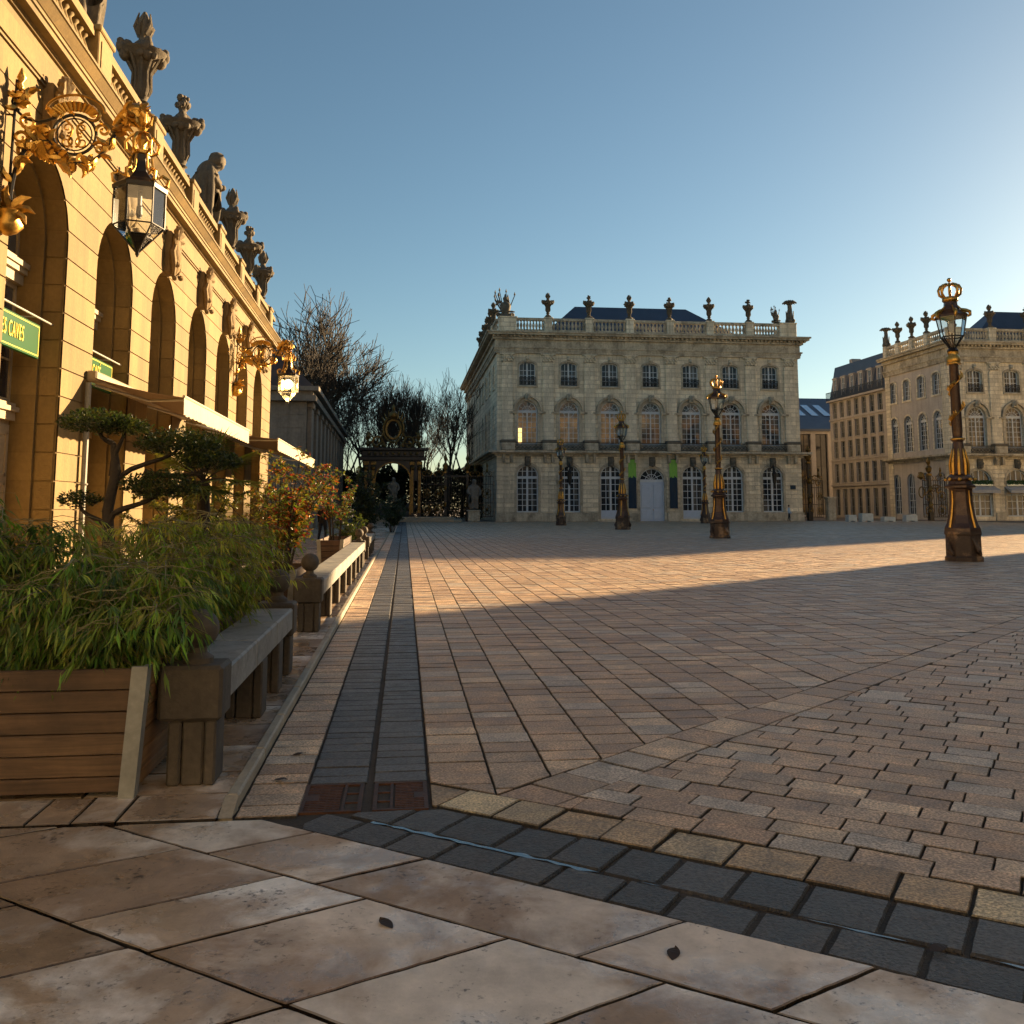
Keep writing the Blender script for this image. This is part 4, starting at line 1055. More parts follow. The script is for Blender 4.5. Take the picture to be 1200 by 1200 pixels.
    for sx in (-1,1): q.cbox(sx*1.5-.42, sx*1.5+.42, -.3, 0, 11.2, 11.42, .02)
    q.cbox(-.28,.28,-.45,0,12.5,13.3,.05); q.ball((0,-.45,12.9), .26, 8, 6, 1.2, .4)
    h0 = None
    for c in cs:
        if h0 is None: h0 = q.build('window_hood', M['pale_weathered'], b, (c,0,0))
        else: clone(h0, b, (c,0,0))
    q = MB(); o = op(0, .87, 14.15, 16.3, .38); arch_band(q, o, .2, -.07, .02, 10, 2.15); q.box(-1.1,1.1,-.16,.02,13.98,14.15); q.cbox(-.2,.2,-.2,0,16.6,17.3,.04); q.ball((0,-.2,17.0), .2, 7, 5, 1, .4)
    h0 = None
    for c in cs:
        if h0 is None: h0 = q.build('window_surround', M['pale_weathered'], b, (c,0,0))
        else: clone(h0, b, (c,0,0))
    q = MB(); y = -.1
    q.box(-.87,.87,y-.03,y,14.95,15.02); q.box(-.87,.87,y-.03,y,14.2,14.25)
    for i in range(13): x = -.85+1.7*i/12; q.box(x-.018,x+.018,y-.03,y,14.2,15)
    for i in range(4): q.ring((-.64+.43*i,y-.02,14.6), .15, .025, 'y', 10, 4)
    h0 = None
    for c in cs:
        if h0 is None: h0 = q.build('window_railing', M['iron'], b, (c,0,0))
        else: clone(h0, b, (c,0,0))
    q = MB(); q.cbox(-.3,.3,-.34,.05,5.75,6.75,.06); q.ball((0,-.3,6.2), .32, 8, 6, 1.2, .45); q.ball((0,-.36,5.85), .2, 7, 5, 1, .4)
    h0 = None
    for c in cs:
        if h0 is None: h0 = q.build('mask_keystone', M['darkurn'], b, (c,0,0))
        else: clone(h0, b, (c,0,0))
    # windows
    t1 = t2 = t3 = None
    for i, c in enumerate(cs):
        if t3 is None: t3 = window(b, op(0,.87,14.15,16.3,.38), (c,.3,0), nx=4, rows=4, mull=.16, bar=.05, fr=.1)
        else: clone(t3, b, (c,.3,0))
        if t2 is None: t2 = window(b, op(0,1.06,8.0,11.44,1.12), (c,.3,0), glass='glass_warm', nx=4, rows=6, mull=.14, bar=.05, fr=.12, fan=True)
        else: clone(t2, b, (c,.3,0))
        if ground == 'doors' and i == 3:
            f, g = casement(op(0,1.32,4.1,4.25,1.3), nx=1, rows=1, mull=0, bar=.06, fr=.1, fan=True); w = f.build('window', M['frame'], b, (c,.3,0)); g.build('pane', M['glass'], w)
            d = MB(); d.box(-1.32,1.32,0,.08,.02,4.12)
            for sx in (-.66,.66):
                for za, zb in ((.25,1.2),(1.4,3.9)): d.cbox(sx-.5, sx+.5, -.05, .01, za, zb, .03)
            dd = d.build('door', M['bluedoor'], b, (c,.25,0)); h = MB(); h.ball((.12,-.08,1.2), .06, 8, 6); h.build('handle', M['gold'], dd)
        else:
            o = o1[i]; lo = (0, o[1], o[2], o[3], o[4])
            if ground == 'doors':
                w = window(b, lo, (c,.3,0), nx=4, rows=6, mull=.2, bar=.06, fr=.13, tr=4.55)
                if i in (2,4): pn = MB(); pn.box(-1.0,1.0,-.03,.02,.38,1.15); pn.build('door_panel', M['bluedoor'], w)
            else:
                w = window(b, (0,o[1],.45,2.9,0), (c,.3,0), nx=4, rows=3, mull=.2, bar=.06, fr=.13)
                w = window(b, (0,o[1],4.2,4.35,1.25), (c,.3,0), nx=4, rows=1, mull=.12, bar=.06, fr=.1)
    if glints:
        for i, xa, xb, za, zb in glints:
            q = MB(); q.box(cs[i]+xa, cs[i]+xb, .315, .326, za, zb); q.build('glint_panes', M['glass_glint'], b)  # glowing slab in place of a bright reflection in the glass
    # balustrade and pedestals
    ped = [pil[0]] + pil[1:7] + [pil[7]]; ZB = 19.78; y = -.1
    q = MB()
    for i in range(7):
        a = ped[i]+(.95 if i == 0 else .42); c = ped[i+1]-(.95 if i == 6 else .42); balustrade(q, a, c, y, ZB, 1.55, 9, .36, 6)
    for sd, xx in ((0, .1), (1, W-.1)):
        stp = 4.4 if D > 20 else 3.15; n = int((D-.6)/stp+.01)
        for k in range(n):
            for j in range(6): q.lathe([(r*1.5, z*1.2) for r, z in BAL], 5, (xx, .8+k*stp+.6+(stp-1.2)*j/5-.2, ZB+.3))
        q.box(xx-.18, xx+.18, .6, D, ZB, ZB+.3); q.box(xx-.2, xx+.2, .6, D, ZB+1.25, ZB+1.55)
    q.build('balustrade', M['pale_weathered'], b, smooth=40)
    for i, x in enumerate(ped):
        q = MB(); w2 = .95 if i in (0,7) else .42
        q.cbox(x-w2, x+w2, y-.3, y+.5, ZB, ZB+1.62, .04); q.cbox(x-w2-.06, x+w2+.06, y-.36, y+.56, ZB+1.5, ZB+1.66, .04); q.build('parapet_pedestal', M['pale'], b)
    for k in range(1, n+1):
        for xx in (.1, W-.1): q = MB(); q.cbox(xx-.3, xx+.3, min(.6+k*stp, D-.35)-.35, min(.6+k*stp, D-.35)+.35, ZB, ZB+1.62, .04); q.build('parapet_pedestal', M['pale'], b)
    # hipped slate roof set back behind the balustrade
    q = MB(); xa, xb, ya, yb, z0, z1 = 4.6, W-7.4, 3.0, D-3, 19.5, 24.7; e = min(6, (yb-ya)/2-.6)
    q.add([(xa,ya,z0),(xb+4,ya,z0),(xb+4,yb,z0),(xa,yb,z0),(xa+5.4,ya+e,z1),(xb-2.2,ya+e,z1),(xb-2.2,yb-e,z1),(xa+5.4,yb-e,z1)], [(0,1,5,4),(1,2,6,5),(2,3,7,6),(3,0,4,7),(4,5,6,7)])
    q.build('roof', M['slate'], b); q = MB(); q.box(.3, W-.3, .3, D-.3, 19.3, 19.5); q.build('roof_deck', M['slate'], b)
    # side walls
    for sd in (0,1):
        if not sides[sd]: continue
        n, m0, bays = sides[sd]
        org, rz = ((0,D,0), -PI/2) if sd == 0 else ((W,0,0), PI/2)
        xs = [(D-m0-bays*k if sd == 0 else m0+bays*k) for k in range(n)]
        q = MB(); w1 = [op(x, .85, .6, 4.6, .8) for x in xs]; w2 = [op(x, .85, 8, 11.4, .9) for x in xs]; w3 = [op(x, .75, 14.15, 16.3, .35) for x in xs]
        wall(q, 0, D, 0, 19.4, w1+w2+w3, 0, 8)
        for o in w1+w2+w3: reveal(q, o, 0, .3, True, 8)
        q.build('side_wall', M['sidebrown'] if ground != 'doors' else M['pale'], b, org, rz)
        q = MB()
        for o in w2+w3: arch_band(q, o, .22, -.08, .02, 8, o[3]-o[2])
        for o in w3: q.box(o[0]-1, o[0]+1, -.12, .02, 13.95, 14.15)
        if ground != 'doors':
            for xx in (D-.55, .55): q.cbox(xx-.55, xx+.55, -.1, 0, 0, 19.3, .03)
        q.build('side_surrounds', M['pale'], b, org, rz)
        p3 = p2 = p1 = None
        for k, x in enumerate(xs):
            l3 = Matrix.Rotation(rz, 4, 'Z') @ Vector((x,.22,0)) + Vector(org)
            def wn(o, first, **kw):
                if first is None: return window(b, o, l3, rz, **kw)
                c = clone(first, b, l3); return first
            p3 = wn(op(0,.75,14.15,16.3,.35), p3, nx=4, rows=4, mull=.14, bar=.05)
            p2 = wn(op(0,.85,8,11.4,.9), p2, nx=4, rows=6, mull=.12, bar=.05, fan=True)
            p1 = wn(op(0,.85,.6,4.6,.8), p1, nx=4, rows=5, mull=.16, bar=.06)
    if ground != 'doors':
        for i, c in enumerate(cs[:4]):
            q = MB(); q.add([(-1.6,-.1,3.75),(1.6,-.1,3.75),(1.6,-1.1,3.35),(-1.6,-1.1,3.35),(-1.6,-1.1,3.0),(1.6,-1.1,3.0),(-1.6,-.1,3.6),(1.6,-.1,3.6)], [(3,2,1,0),(5,2,3,4),(6,7,5,4),(0,6,4,3),(7,1,2,5)])
            if i == 0: a0 = q.build('awning', surf('grey_awning', (.3,.31,.33), .85, var=.1), b, (c,0,0))
            else: clone(a0, b, (c,0,0))
            q = MB(); q.cbox(-1.35,1.35,-.2,.15,3.8,4.0,.02)
            q.col = (.02,.07,.02)
            for j in range(500):
                p = (rnd.uniform(-1.35,1.35), rnd.uniform(-.3,.1), rnd.uniform(3.9,4.35)); q.add([p, (p[0]+.1, p[1]-.06, p[2]+.04), (p[0]+.03, p[1]-.02, p[2]+.12)], [(0,1,2)])
            if i == 0: h0 = q.build('window_box', M['leaf'], b, (c,0,0))
            else: clone(h0, b, (c,0,0))
    # sculptures resting on the parapet
    def stand(me, name, label, cat, x, yy, z, s, rz, g): o = put(name, me, None, (x0+x, YF+yy, z), rz, s); tag(o, label, cat, g)
    for x, me, s, rz, lb in trophies: stand(me, 'stone_trophy', lb, 'sculpture', x, y+.1, ZB+1.64, s, rz, 'carved trophies on the pavilion corners')
    for x, yy, me, s, rz, lb in urns: stand(me, 'stone_urn', lb, 'urn', x, yy, ZB+1.64, s, rz, 'urns along the pavilion parapets')
    return b
OrdN = ['leftmost','second','third','fourth','fifth','sixth']
pil = [FC-BAY/2 + BAY*i for i in range(8)]; pil[0] = 1.1; pil[7] = W-1.1
pavilion(9.42, 'large pale limestone building with a blue double door between two green banners', 47, 'doors', ((9,3.2,4.6),None),
    [(.9, TRO, 1.15, 0, 'dark carved trophy of arms on the left corner of the central pavilion'), (W-.7, PALM, 1.05, .4, 'palm topped carved trophy at the right corner of the central pavilion'), (W-2.3, TRO, .72, .5, 'small spiky carved trophy just left of the palm topped trophy on the central pavilion')],
    [(pil[i+1], .0, (URN, URN2)[i % 2], .92, .3*i, ('%s stone urn from the left on the front parapet of the central pavilion' % OrdN[i]).replace('leftmost stone urn from the left','leftmost stone urn').replace('parapet','roof parapet')) for i in range(6)]
    + [(.1, .6+4.4*k, URN, .9, .4*k, '%s dark urn along the receding left side roof edge of the central pavilion' % w) for k, w in ((1,'nearest'),(2,'second'),(3,'third'),(4,'fourth'),(5,'fifth'))],
    glints=((0,-.98,-.56,8.15,9.7),))
pavilion(59.6, 'large pale limestone building with grey awnings, cut off by the right edge', 13.2, 'cafe', ((4,2.2,3.1),None),
    [(.9, PALM, .9, .2, 'short carved trophy on the near corner of the right hand pavilion'), ],
    [(pil[1], 0, URN, .92, .2, 'flame topped stone urn on the front parapet of the right hand pavilion'), (pil[2], 0, URN2, .92, .6, 'flower topped stone urn on the front parapet of the right hand pavilion')]
    + [(.1, .6+3.15*(k+1), URN, .9, .5*k, '%s urn on the receding side parapet of the right hand pavilion' % w) for k, w in ((0,'nearest'),(1,'second'),(2,'third'))])
o = put('stone_trophy', PALM, None, (59.75, YF+12.85, 21.4), .3, 1.0); tag(o, 'palm topped stone pillar at the rear end of the side parapet, beside the mansard roof', 'sculpture')

# banners, plaque, wall lamps on the central pavilion
def banner(x, label):
    t = thing('hanging_banner', label, 'banner', (x,YF-.35,0), 0, 'banners beside the blue door')
    for nm, m, z0, z1, pt in (('upper_cloth','green_cloth',4.55,6.45,0),('lower_cloth','navy_cloth',1.35,4.5,.35)):
        q = MB(); n = 8; vs = []
        for i in range(n+1):
            xx = -.42+.84*i/n; dy = .03*math.sin(i*1.3)
            vs += [(xx,dy,z0),(xx,dy*.3,z1+pt*(1-abs(xx)/.42))]
        vs += [(a,b2+.03,c) for a, b2, c in vs]; k = 2*(n+1)
        q.add(vs, [(2*i,2*i+2,2*i+3,2*i+1) for i in range(n)] + [(k+2*i+1,k+2*i+3,k+2*i+2,k+2*i) for i in range(n)]); q.build(nm, M[m], t)
    q = MB(); q.tube([(-.5,0,6.5),(.5,0,6.5)], .04, 6); q.tube([(0,0,6.5),(0,.4,6.5)], .03, 5); q.build('pole', M['iron'], t)
banner(9.42+FC+3*BAY-2.22, 'green and navy banner hanging left of the pale blue door')
banner(9.42+FC+3*BAY+2.2, 'green and navy banner hanging right of the pale blue door')
t = thing('wall_plaque', 'small dark plaque on the pale wall near the right corner of the central pavilion', 'plaque', (41.3,YF-.02,3.6))
q = MB(); q.cbox(-.3,.3,-.06,.0,-.22,.22,.02); q.build('plate', M['iron'], t); q = MB(); q.cbox(-.26,.26,-.068,-.06,-.18,.18,.003); q.build('face', M['navy_cloth'], t)
def walllamp(x, label):
    t = thing('wall_lamp', label, 'wall lamp', (x,YF-.02,0), 0, 'dark iron lamps on the central pavilion')
    q = MB(); q.tube([(0,0,5.6),(0,-.7,5.9),(0,-.9,5.5)], .06, 6); q.spiral((0,-.4,5.4), .3, .06, 0, 1.2, .05); q.build('bracket', M['iron'], t)
    q = MB(); q.lathe([(.03,3.7),(.2,4.1),(.28,4.9),(.3,5.0),(.14,5.25),(.04,5.5)], 6, (0,-.9,0)); q.build('lantern', M['iron'], t)
walllamp(16.9, 'dark wall lamp between the two leftmost arched windows of the central pavilion'); walllamp(38.9, 'dark wall lamp between the two rightmost arched windows of the central pavilion')
# ---------------------------------------------------------------- other buildings
def mansard():
    b = thing('mansard_building', 'brown five storey building with a dark mansard roof and rooftop balcony', 'building', (59.85,124.2,0), -PI/2)
    Lw, D = 15.8, 14
    xs = [1.5+2.08*k for k in range(7)]; rows = [(.3,3.9),(4.8,7.4),(8.2,10.5),(10.95,13.2),(13.75,15.95)]
    oo = [op(x, .6, za, zb) for x in xs for za, zb in rows]
    q = MB(); wall(q, 0, Lw, 0, 16.3, oo)
    for o in oo: reveal(q, o, 0, .3)
    q.add([(0,0,0),(0,D,0),(0,D,16.3),(0,0,16.3)], [(0,1,2,3)]); q.add([(Lw,0,0),(Lw,D,0),(Lw,D,16.3),(Lw,0,16.3)], [(3,2,1,0)]); q.add([(0,D,0),(Lw,D,0),(Lw,D,16.3),(0,D,16.3)], [(0,1,2,3)])
    q.build('wall', M['red'], b)
    q = MB()
    for z, p in ((4.3,.25),(7.75,.12),(13.45,.14),(16.1,.5)): q.box(-.02,Lw,-p,.01,z,z+.25)
    for x in xs:
        for za, zb in rows[1:]: q.box(x-.7,x+.7,-.1,.01,za-.14,za)
    q.build('mouldings', M['red'], b)
    w = {}
    for j, (za, zb) in enumerate(rows):
        for x in xs:
            if j in w: clone(w[j], b, (x,.2,0))
            else: w[j] = window(b, op(0,.6,za,zb), (x,.2,0), nx=2, rows=3, mull=.08, bar=.04, fr=.07, fmat='post')
    q = MB(); q.add([(0,0,16.35),(Lw,0,16.35),(Lw,1.0,21.2),(0,1.0,21.2),(0,D,16.35),(Lw,D,16.35),(0,D-1.3,21.2),(Lw,D-1.3,21.2)], [(0,1,2,3),(3,2,7,6),(6,7,5,4),(0,3,6,4),(1,5,7,2)])
    q.build('roof', M['slate'], b)
    dm = None
    for k in range(6):
        x = 1.6+2.45*k
        if dm is None:
            q = MB(); q.box(-.62,-.45,.1,1.4,16.5,19.3); q.box(.45,.62,.1,1.4,16.5,19.3); q.box(-.7,.7,.05,1.4,19.3,19.5)
            dm = q.build('dormer', M['red'], b, (x,0,0)); f, g = casement(op(0,.45,16.6,19.3), nx=2, rows=3, mull=.08, bar=.04); f.build('window_frame', M['frame'], dm, (0,.2,0)); g.build('pane', M['glass'], dm, (0,.2,0))
        else: clone(dm, b, (x,0,0))
    q = MB(); q.box(0,Lw,-.5,-.45,17.4,17.5)
    for i in range(70): x = Lw*i/69; q.box(x-.04,x+.04,-.49,-.46,16.35,17.4)
    q.build('balcony_railing', M['iron'], b)
    q = MB(); q.cbox(.4,1.2,3,4.4,18,22.4,.05); q.build('chimney', M['red'], b)
mansard()
def office():
    b = thing('glass_building', 'modern brown building with skylights in a sloping slate roof between the pavilions', 'building', (44,130,0))
    q = MB(); Wd = 27; oo = [op(x, .95, .3, 12.2) for x in (1.6,4.6,7.4,10.3,12.6,14.6,17.2,20,23,25.5)]
    wall(q, 0, Wd, 0, 13, oo); [reveal(q, o, 0, .5) for o in oo]
    q.add([(0,0,0),(0,14,0),(0,14,18),(0,0,13)], [(0,1,2,3)]); q.add([(Wd,0,0),(Wd,14,0),(Wd,14,18),(Wd,0,13)], [(3,2,1,0)])
    q.build('wall', M['red'], b)
    for i, o in enumerate(oo):
        f, g = casement(op(0,.95,.3,12.2), nx=2, rows=5, mull=.12, bar=.07, fr=.08); w = f.build('window', M['iron'], b, (o[0],.4,0)); g.build('pane', M['glass_warm'] if i % 2 else M['darkglass'], w)
    sl = 6.0/12; q = MB(); q.add([(-.3,-.4,12.9),(Wd+.3,-.4,12.9),(Wd+.3,11.6,18.9),(-.3,11.6,18.9),(-.3,-.4,12.6),(Wd+.3,-.4,12.6),(-.3,14,12.6),(Wd+.3,14,12.6)], [(0,1,2,3),(4,5,1,0),(3,2,7,6),(0,3,6,4),(1,5,7,2)])
    q.build('roof', M['slate'], b)
    s0 = None
    for x in (10.4,12.4,14.4,16.4,18.4,20.4):
        if s0 is None: q = MB(); q.add([(-.55,4.4,15.38),(.55,4.4,15.38),(.55,8.6,17.48),(-.55,8.6,17.48)], [(0,1,2,3)]); s0 = q.build('skylight', M['skylight'], b, (x,0,0))
        else: clone(s0, b, (x,0,0))
    q = MB(); q.cbox(15.2,15.8,11,12,17.6,20.1,.05); q.build('chimney', M['pale'], b)
office()
def farrow():
    """second low range beyond the side street on the left"""
    b = thing('pilastered_building', 'dark grey low stone building with pilasters, beyond the sunlit arcade', 'building', (-6.75,64,0), PI/2+FA)
    Lw, D, H = 42, 14, 9.4; q = MB(); cs = [3.2+4.1*k for k in range(10)]; oo = [op(c, 1.2, .2, 5.6, 1.2) for c in cs]
    wall(q, 0, Lw, 0, H, oo, 0, 10); [reveal(q, o, 0, .5, True, 10) for o in oo]
    for o in oo: q.add([(o[0]-1.3,.6,0),(o[0]+1.3,.6,0),(o[0]+1.3,.6,7),(o[0]-1.3,.6,7)], [(0,1,2,3)])
    q.add([(Lw,0,0),(Lw,D,0),(Lw,D,H),(Lw,0,H)], [(0,1,2,3)]); q.add([(0,D,0),(Lw,D,0),(Lw,D,H),(0,D,H)], [(3,2,1,0)])
    q.build('wall', M['darkstone'], b)
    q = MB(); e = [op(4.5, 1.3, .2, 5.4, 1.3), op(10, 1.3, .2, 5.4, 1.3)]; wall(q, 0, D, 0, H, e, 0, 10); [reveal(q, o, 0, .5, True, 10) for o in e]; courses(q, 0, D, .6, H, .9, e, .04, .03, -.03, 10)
    q.build('end_wall', M['darkstone'], b, (0,D,0), -PI/2)
    for o in e:
        f, g = casement(o, nx=4, rows=5, mull=.1, bar=.04); w = f.build('window', M['cream'], b, (.4,D,0), -PI/2); g.build('pane', M['glass'], w)
    q = MB(); p0 = None; q.cbox(-.3,.3,-.35,0,.0,8.3,.03); q.cbox(-.4,.4,-.45,0,8.3,8.7,.04); q.cbox(-.4,.4,-.45,0,0,.9,.04)
    for k in range(11):
        for d in (-.42,.42):
            x = 1.15+4.1*k+d
            if p0 is None: p0 = q.build('pilaster', M['darkstone'], b, (x,0,0))
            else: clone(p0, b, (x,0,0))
    q = MB(); q.box(-.6,Lw+.6,-.65,D+.3,8.72,9.1); q.box(-.8,Lw+.8,-.85,D+.5,9.4,9.7); q.box(-.4,Lw+.4,-.45,D,9.1,9.4); q.build('cornice', M['darkstone'], b)
    q = MB(); q.add([(-.5,-.5,9.72),(Lw,-.5,9.72),(Lw,D,9.72),(-.5,D,9.72),(2.5,3,13.2),(Lw-3,3,13.2),(Lw-3,D-3,13.2),(2.5,D-3,13.2)], [(0,1,5,4),(1,2,6,5),(2,3,7,6),(3,0,4,7),(4,5,6,7)])
    rf = q.build('roof', M['brownroof'], b); q = MB(); q.cbox(3.4,4.6,4,5.6,11,16.2,.08); q.cbox(3.2,4.8,3.8,5.8,15.8,16.2,.05); q.build('chimney', M['brownroof'], rf)
    w0 = None
    for c in cs:
        if w0 is None: w0 = window(b, op(0,1.2,.2,5.6,1.2), (c,.45,0), nx=4, rows=5, mull=.1, bar=.04)
        else: clone(w0, b, (c,.45,0))
farrow()
def flank():
    """large palace on the side of the square beyond the right of the view; it shades the foreground"""
    b = thing('palace_building', 'long pale palace front along the right side of the square', 'building', (63.2,61.6,0), -PI/2)
    Lw, D, H = 92, 34, 21.2; q = MB(); cs = [3.3+4.45*k for k in range(20)]
    oo = [op(c, 1.15, .9, 4.7, 1.1) for c in cs]+[op(c, 1.05, 8, 11.4, 1.1) for c in cs]+[op(c, .85, 14.1, 16.3, .35) for c in cs]
    wall(q, 0, Lw, 0, H, oo, 0, 8); [reveal(q, o, 0, .4, True, 8) for o in oo]
    for o in oo: q.add([(o[0]-o[1],.45,o[2]),(o[0]+o[1],.45,o[2]),(o[0]+o[1],.45,o[3]+o[4]),(o[0]-o[1],.45,o[3]+o[4])], [(0,1,2,3)])
    q.add([(0,0,0),(0,D,0),(0,D,H),(0,0,H)], [(0,1,2,3)]); q.add([(Lw,0,0),(Lw,D,0),(Lw,D,H),(Lw,0,H)], [(3,2,1,0)]); q.add([(0,D,0),(Lw,D,0),(Lw,D,H),(0,D,H)], [(0,1,2,3)])
    q.build('wall', M['pale'], b)
    q = MB(); q.box(-.2,Lw+.2,-.3,D+.2,H,H+.4); q.box(-.8,Lw+.8,-.9,D+.8,19.4,19.8); q.box(-.5,Lw+.5,-.7,0,6.9,7.2); q.build('cornice', M['pale_weathered'], b)
    q = MB(); o = [op(c, 1.15, .9, 4.7, 1.1) for c in cs]; 
    for k in o: q.add([(k[0]-1.15,.38,.9),(k[0]+1.15,.38,.9),(k[0]+1.15,.38,5.8),(k[0]-1.15,.38,5.8)], [(0,1,2,3)])
    q.build('panes', M['glass'], b)
flank()
def occluder():
    b = thing('tall_occluder', 'tall pale townhouse behind the right hand pavilion, added unseen to shade the paving', 'building', (96,108.8,0)); Lw, D, H = 18, 14, 31  # unseen block added to cast the far shadow edge of the sunlit strip
    q = MB(); oo = [op(2+3.5*k, .7, z, z+2.2) for k in range(5) for z in (1,5,9,13,17,21,25)]; wall(q, 0, Lw, 0, H, oo); [reveal(q, o, 0, .3) for o in oo]
    q.add([(0,0,0),(0,D,0),(0,D,H),(0,0,H)], [(0,1,2,3)]); q.add([(Lw,0,0),(Lw,D,0),(Lw,D,H),(Lw,0,H)], [(3,2,1,0)]); q.add([(0,D,0),(Lw,D,0),(Lw,D,H),(0,D,H)], [(0,1,2,3)]); q.build('wall', M['pale'], b)
    q = MB(); [q.add([(o[0]-.7,.28,o[2]),(o[0]+.7,.28,o[2]),(o[0]+.7,.28,o[3]),(o[0]-.7,.28,o[3])], [(0,1,2,3)]) for o in oo]; q.build('panes', M['glass'], b)
    q = MB(); q.box(-.3,Lw+.2,-.3,D+.3,H,H+.5); q.build('roof', M['slate'], b)
occluder()
def bounce_townhall():
    b = thing('bounce_town_hall', 'large pale town hall closing the square behind the viewer, added unseen to bounce sunlight', 'building', (61,-24,0), PI); Lw, D, H = 92, 16, 23  # unseen, put in so its sunlit front fills the shaded square
    q = MB(); cs = [3+4.3*k for k in range(21)]; oo = [op(c, 1.1, .9, 4.7, 1.0) for c in cs]+[op(c, 1.05, 8, 11.5, 1.0) for c in cs]+[op(c, .9, 14.5, 17.3, .3) for c in cs]
    wall(q, 0, Lw, 0, H, oo, 0, 6); [reveal(q, o, 0, .35, True, 6) for o in oo]
    q.add([(0,0,0),(0,D,0),(0,D,H),(0,0,H)], [(0,1,2,3)]); q.add([(Lw,0,0),(Lw,D,0),(Lw,D,H),(Lw,0,H)], [(3,2,1,0)]); q.add([(0,D,0),(Lw,D,0),(Lw,D,H),(0,D,H)], [(0,1,2,3)]); q.build('wall', M['stucco_bounce'], b)
    q = MB(); [q.add([(o[0]-o[1],.34,o[2]),(o[0]+o[1],.34,o[2]),(o[0]+o[1],.34,o[3]+o[4]),(o[0]-o[1],.34,o[3]+o[4])], [(0,1,2,3)]) for o in oo]; q.build('panes', M['glass'], b)
    q = MB(); q.box(-.5,Lw+.5,-.8,D+.5,19.8,20.3); q.box(-.4,Lw+.4,-.5,0,6.9,7.2); q.build('cornice', M['pale'], b); q = MB(); q.box(-.2,Lw+.2,-.2,D+.2,H,H+.5); q.build('roof', M['slate'], b)
bounce_townhall()

# ---------------------------------------------------------------- gilded gates
def grille(ir, go, x0, x1, z0, z1, seed=0, y=0):
    r = random.Random(seed); n = max(2, int((x1-x0)/.24))
    for i in range(n+1): x = x0+(x1-x0)*i/n; ir.box(x-.025,x+.025,y-.025,y+.025,z0,z1)
    for z in (z0, z0+(z1-z0)*.34, z0+(z1-z0)*.8, z1): ir.box(x0,x1,y-.035,y+.035,z-.04,z+.04)
    m = max(1, int((x1-x0)/.95))
    for i in range(m):
        c = x0+(x1-x0)*(i+.5)/m; w = (x1-x0)/m*.4
        for zc in (z0+(z1-z0)*.17, z0+(z1-z0)*.57):
            go.ring((c,y-.05,zc), w*.8, .04, 'y', 16, 4, 1.2)
            for k in range(4): go.spiral((c+.5*w*math.cos(k*PI/2+.8),y-.05,zc+.6*w*math.sin(k*PI/2+.8)), w*.4, .03, k*PI/2, 1.2, .035, n=12, k=4)
            go.ball((c,y-.06,zc), w*.28, 7, 5, 1.2, .4)
        for sx in (-1,1): go.spiral((c+sx*w*.55,y-.04,z1+.3), w*.55, .06, -PI/2, 1.1*sx, .05, n=14, k=4)
        go.lathe([(.03,0),(.16,.25),(.05,.55),(.14,.8),(.02,1.15)], 6, (c,y-.04,z1+.3), wob=.4)
def gpost(ir, go, x, z, w=.3, y=0):
    ir.cbox(x-w,x+w,y-w,y+w,0,.9,.03); ir.box(x-w*.55,x+w*.55,y-w*.55,y+w*.55,.9,z)
    for zz in (z*.35, z*.7): go.ball((x,y-w*.6,zz), w*.8, 7, 5, 1.8, .4)
    go.cbox(x-w*.9,x+w*.9,y-w*.9,y+w*.9,z,z+.25,.04); go.lathe([(.06,0),(w,.2),(w*1.3,.6),(w*.5,.9),(w,1.3),(.03,1.8)], 8, (x,y,z+.25), wob=.4)
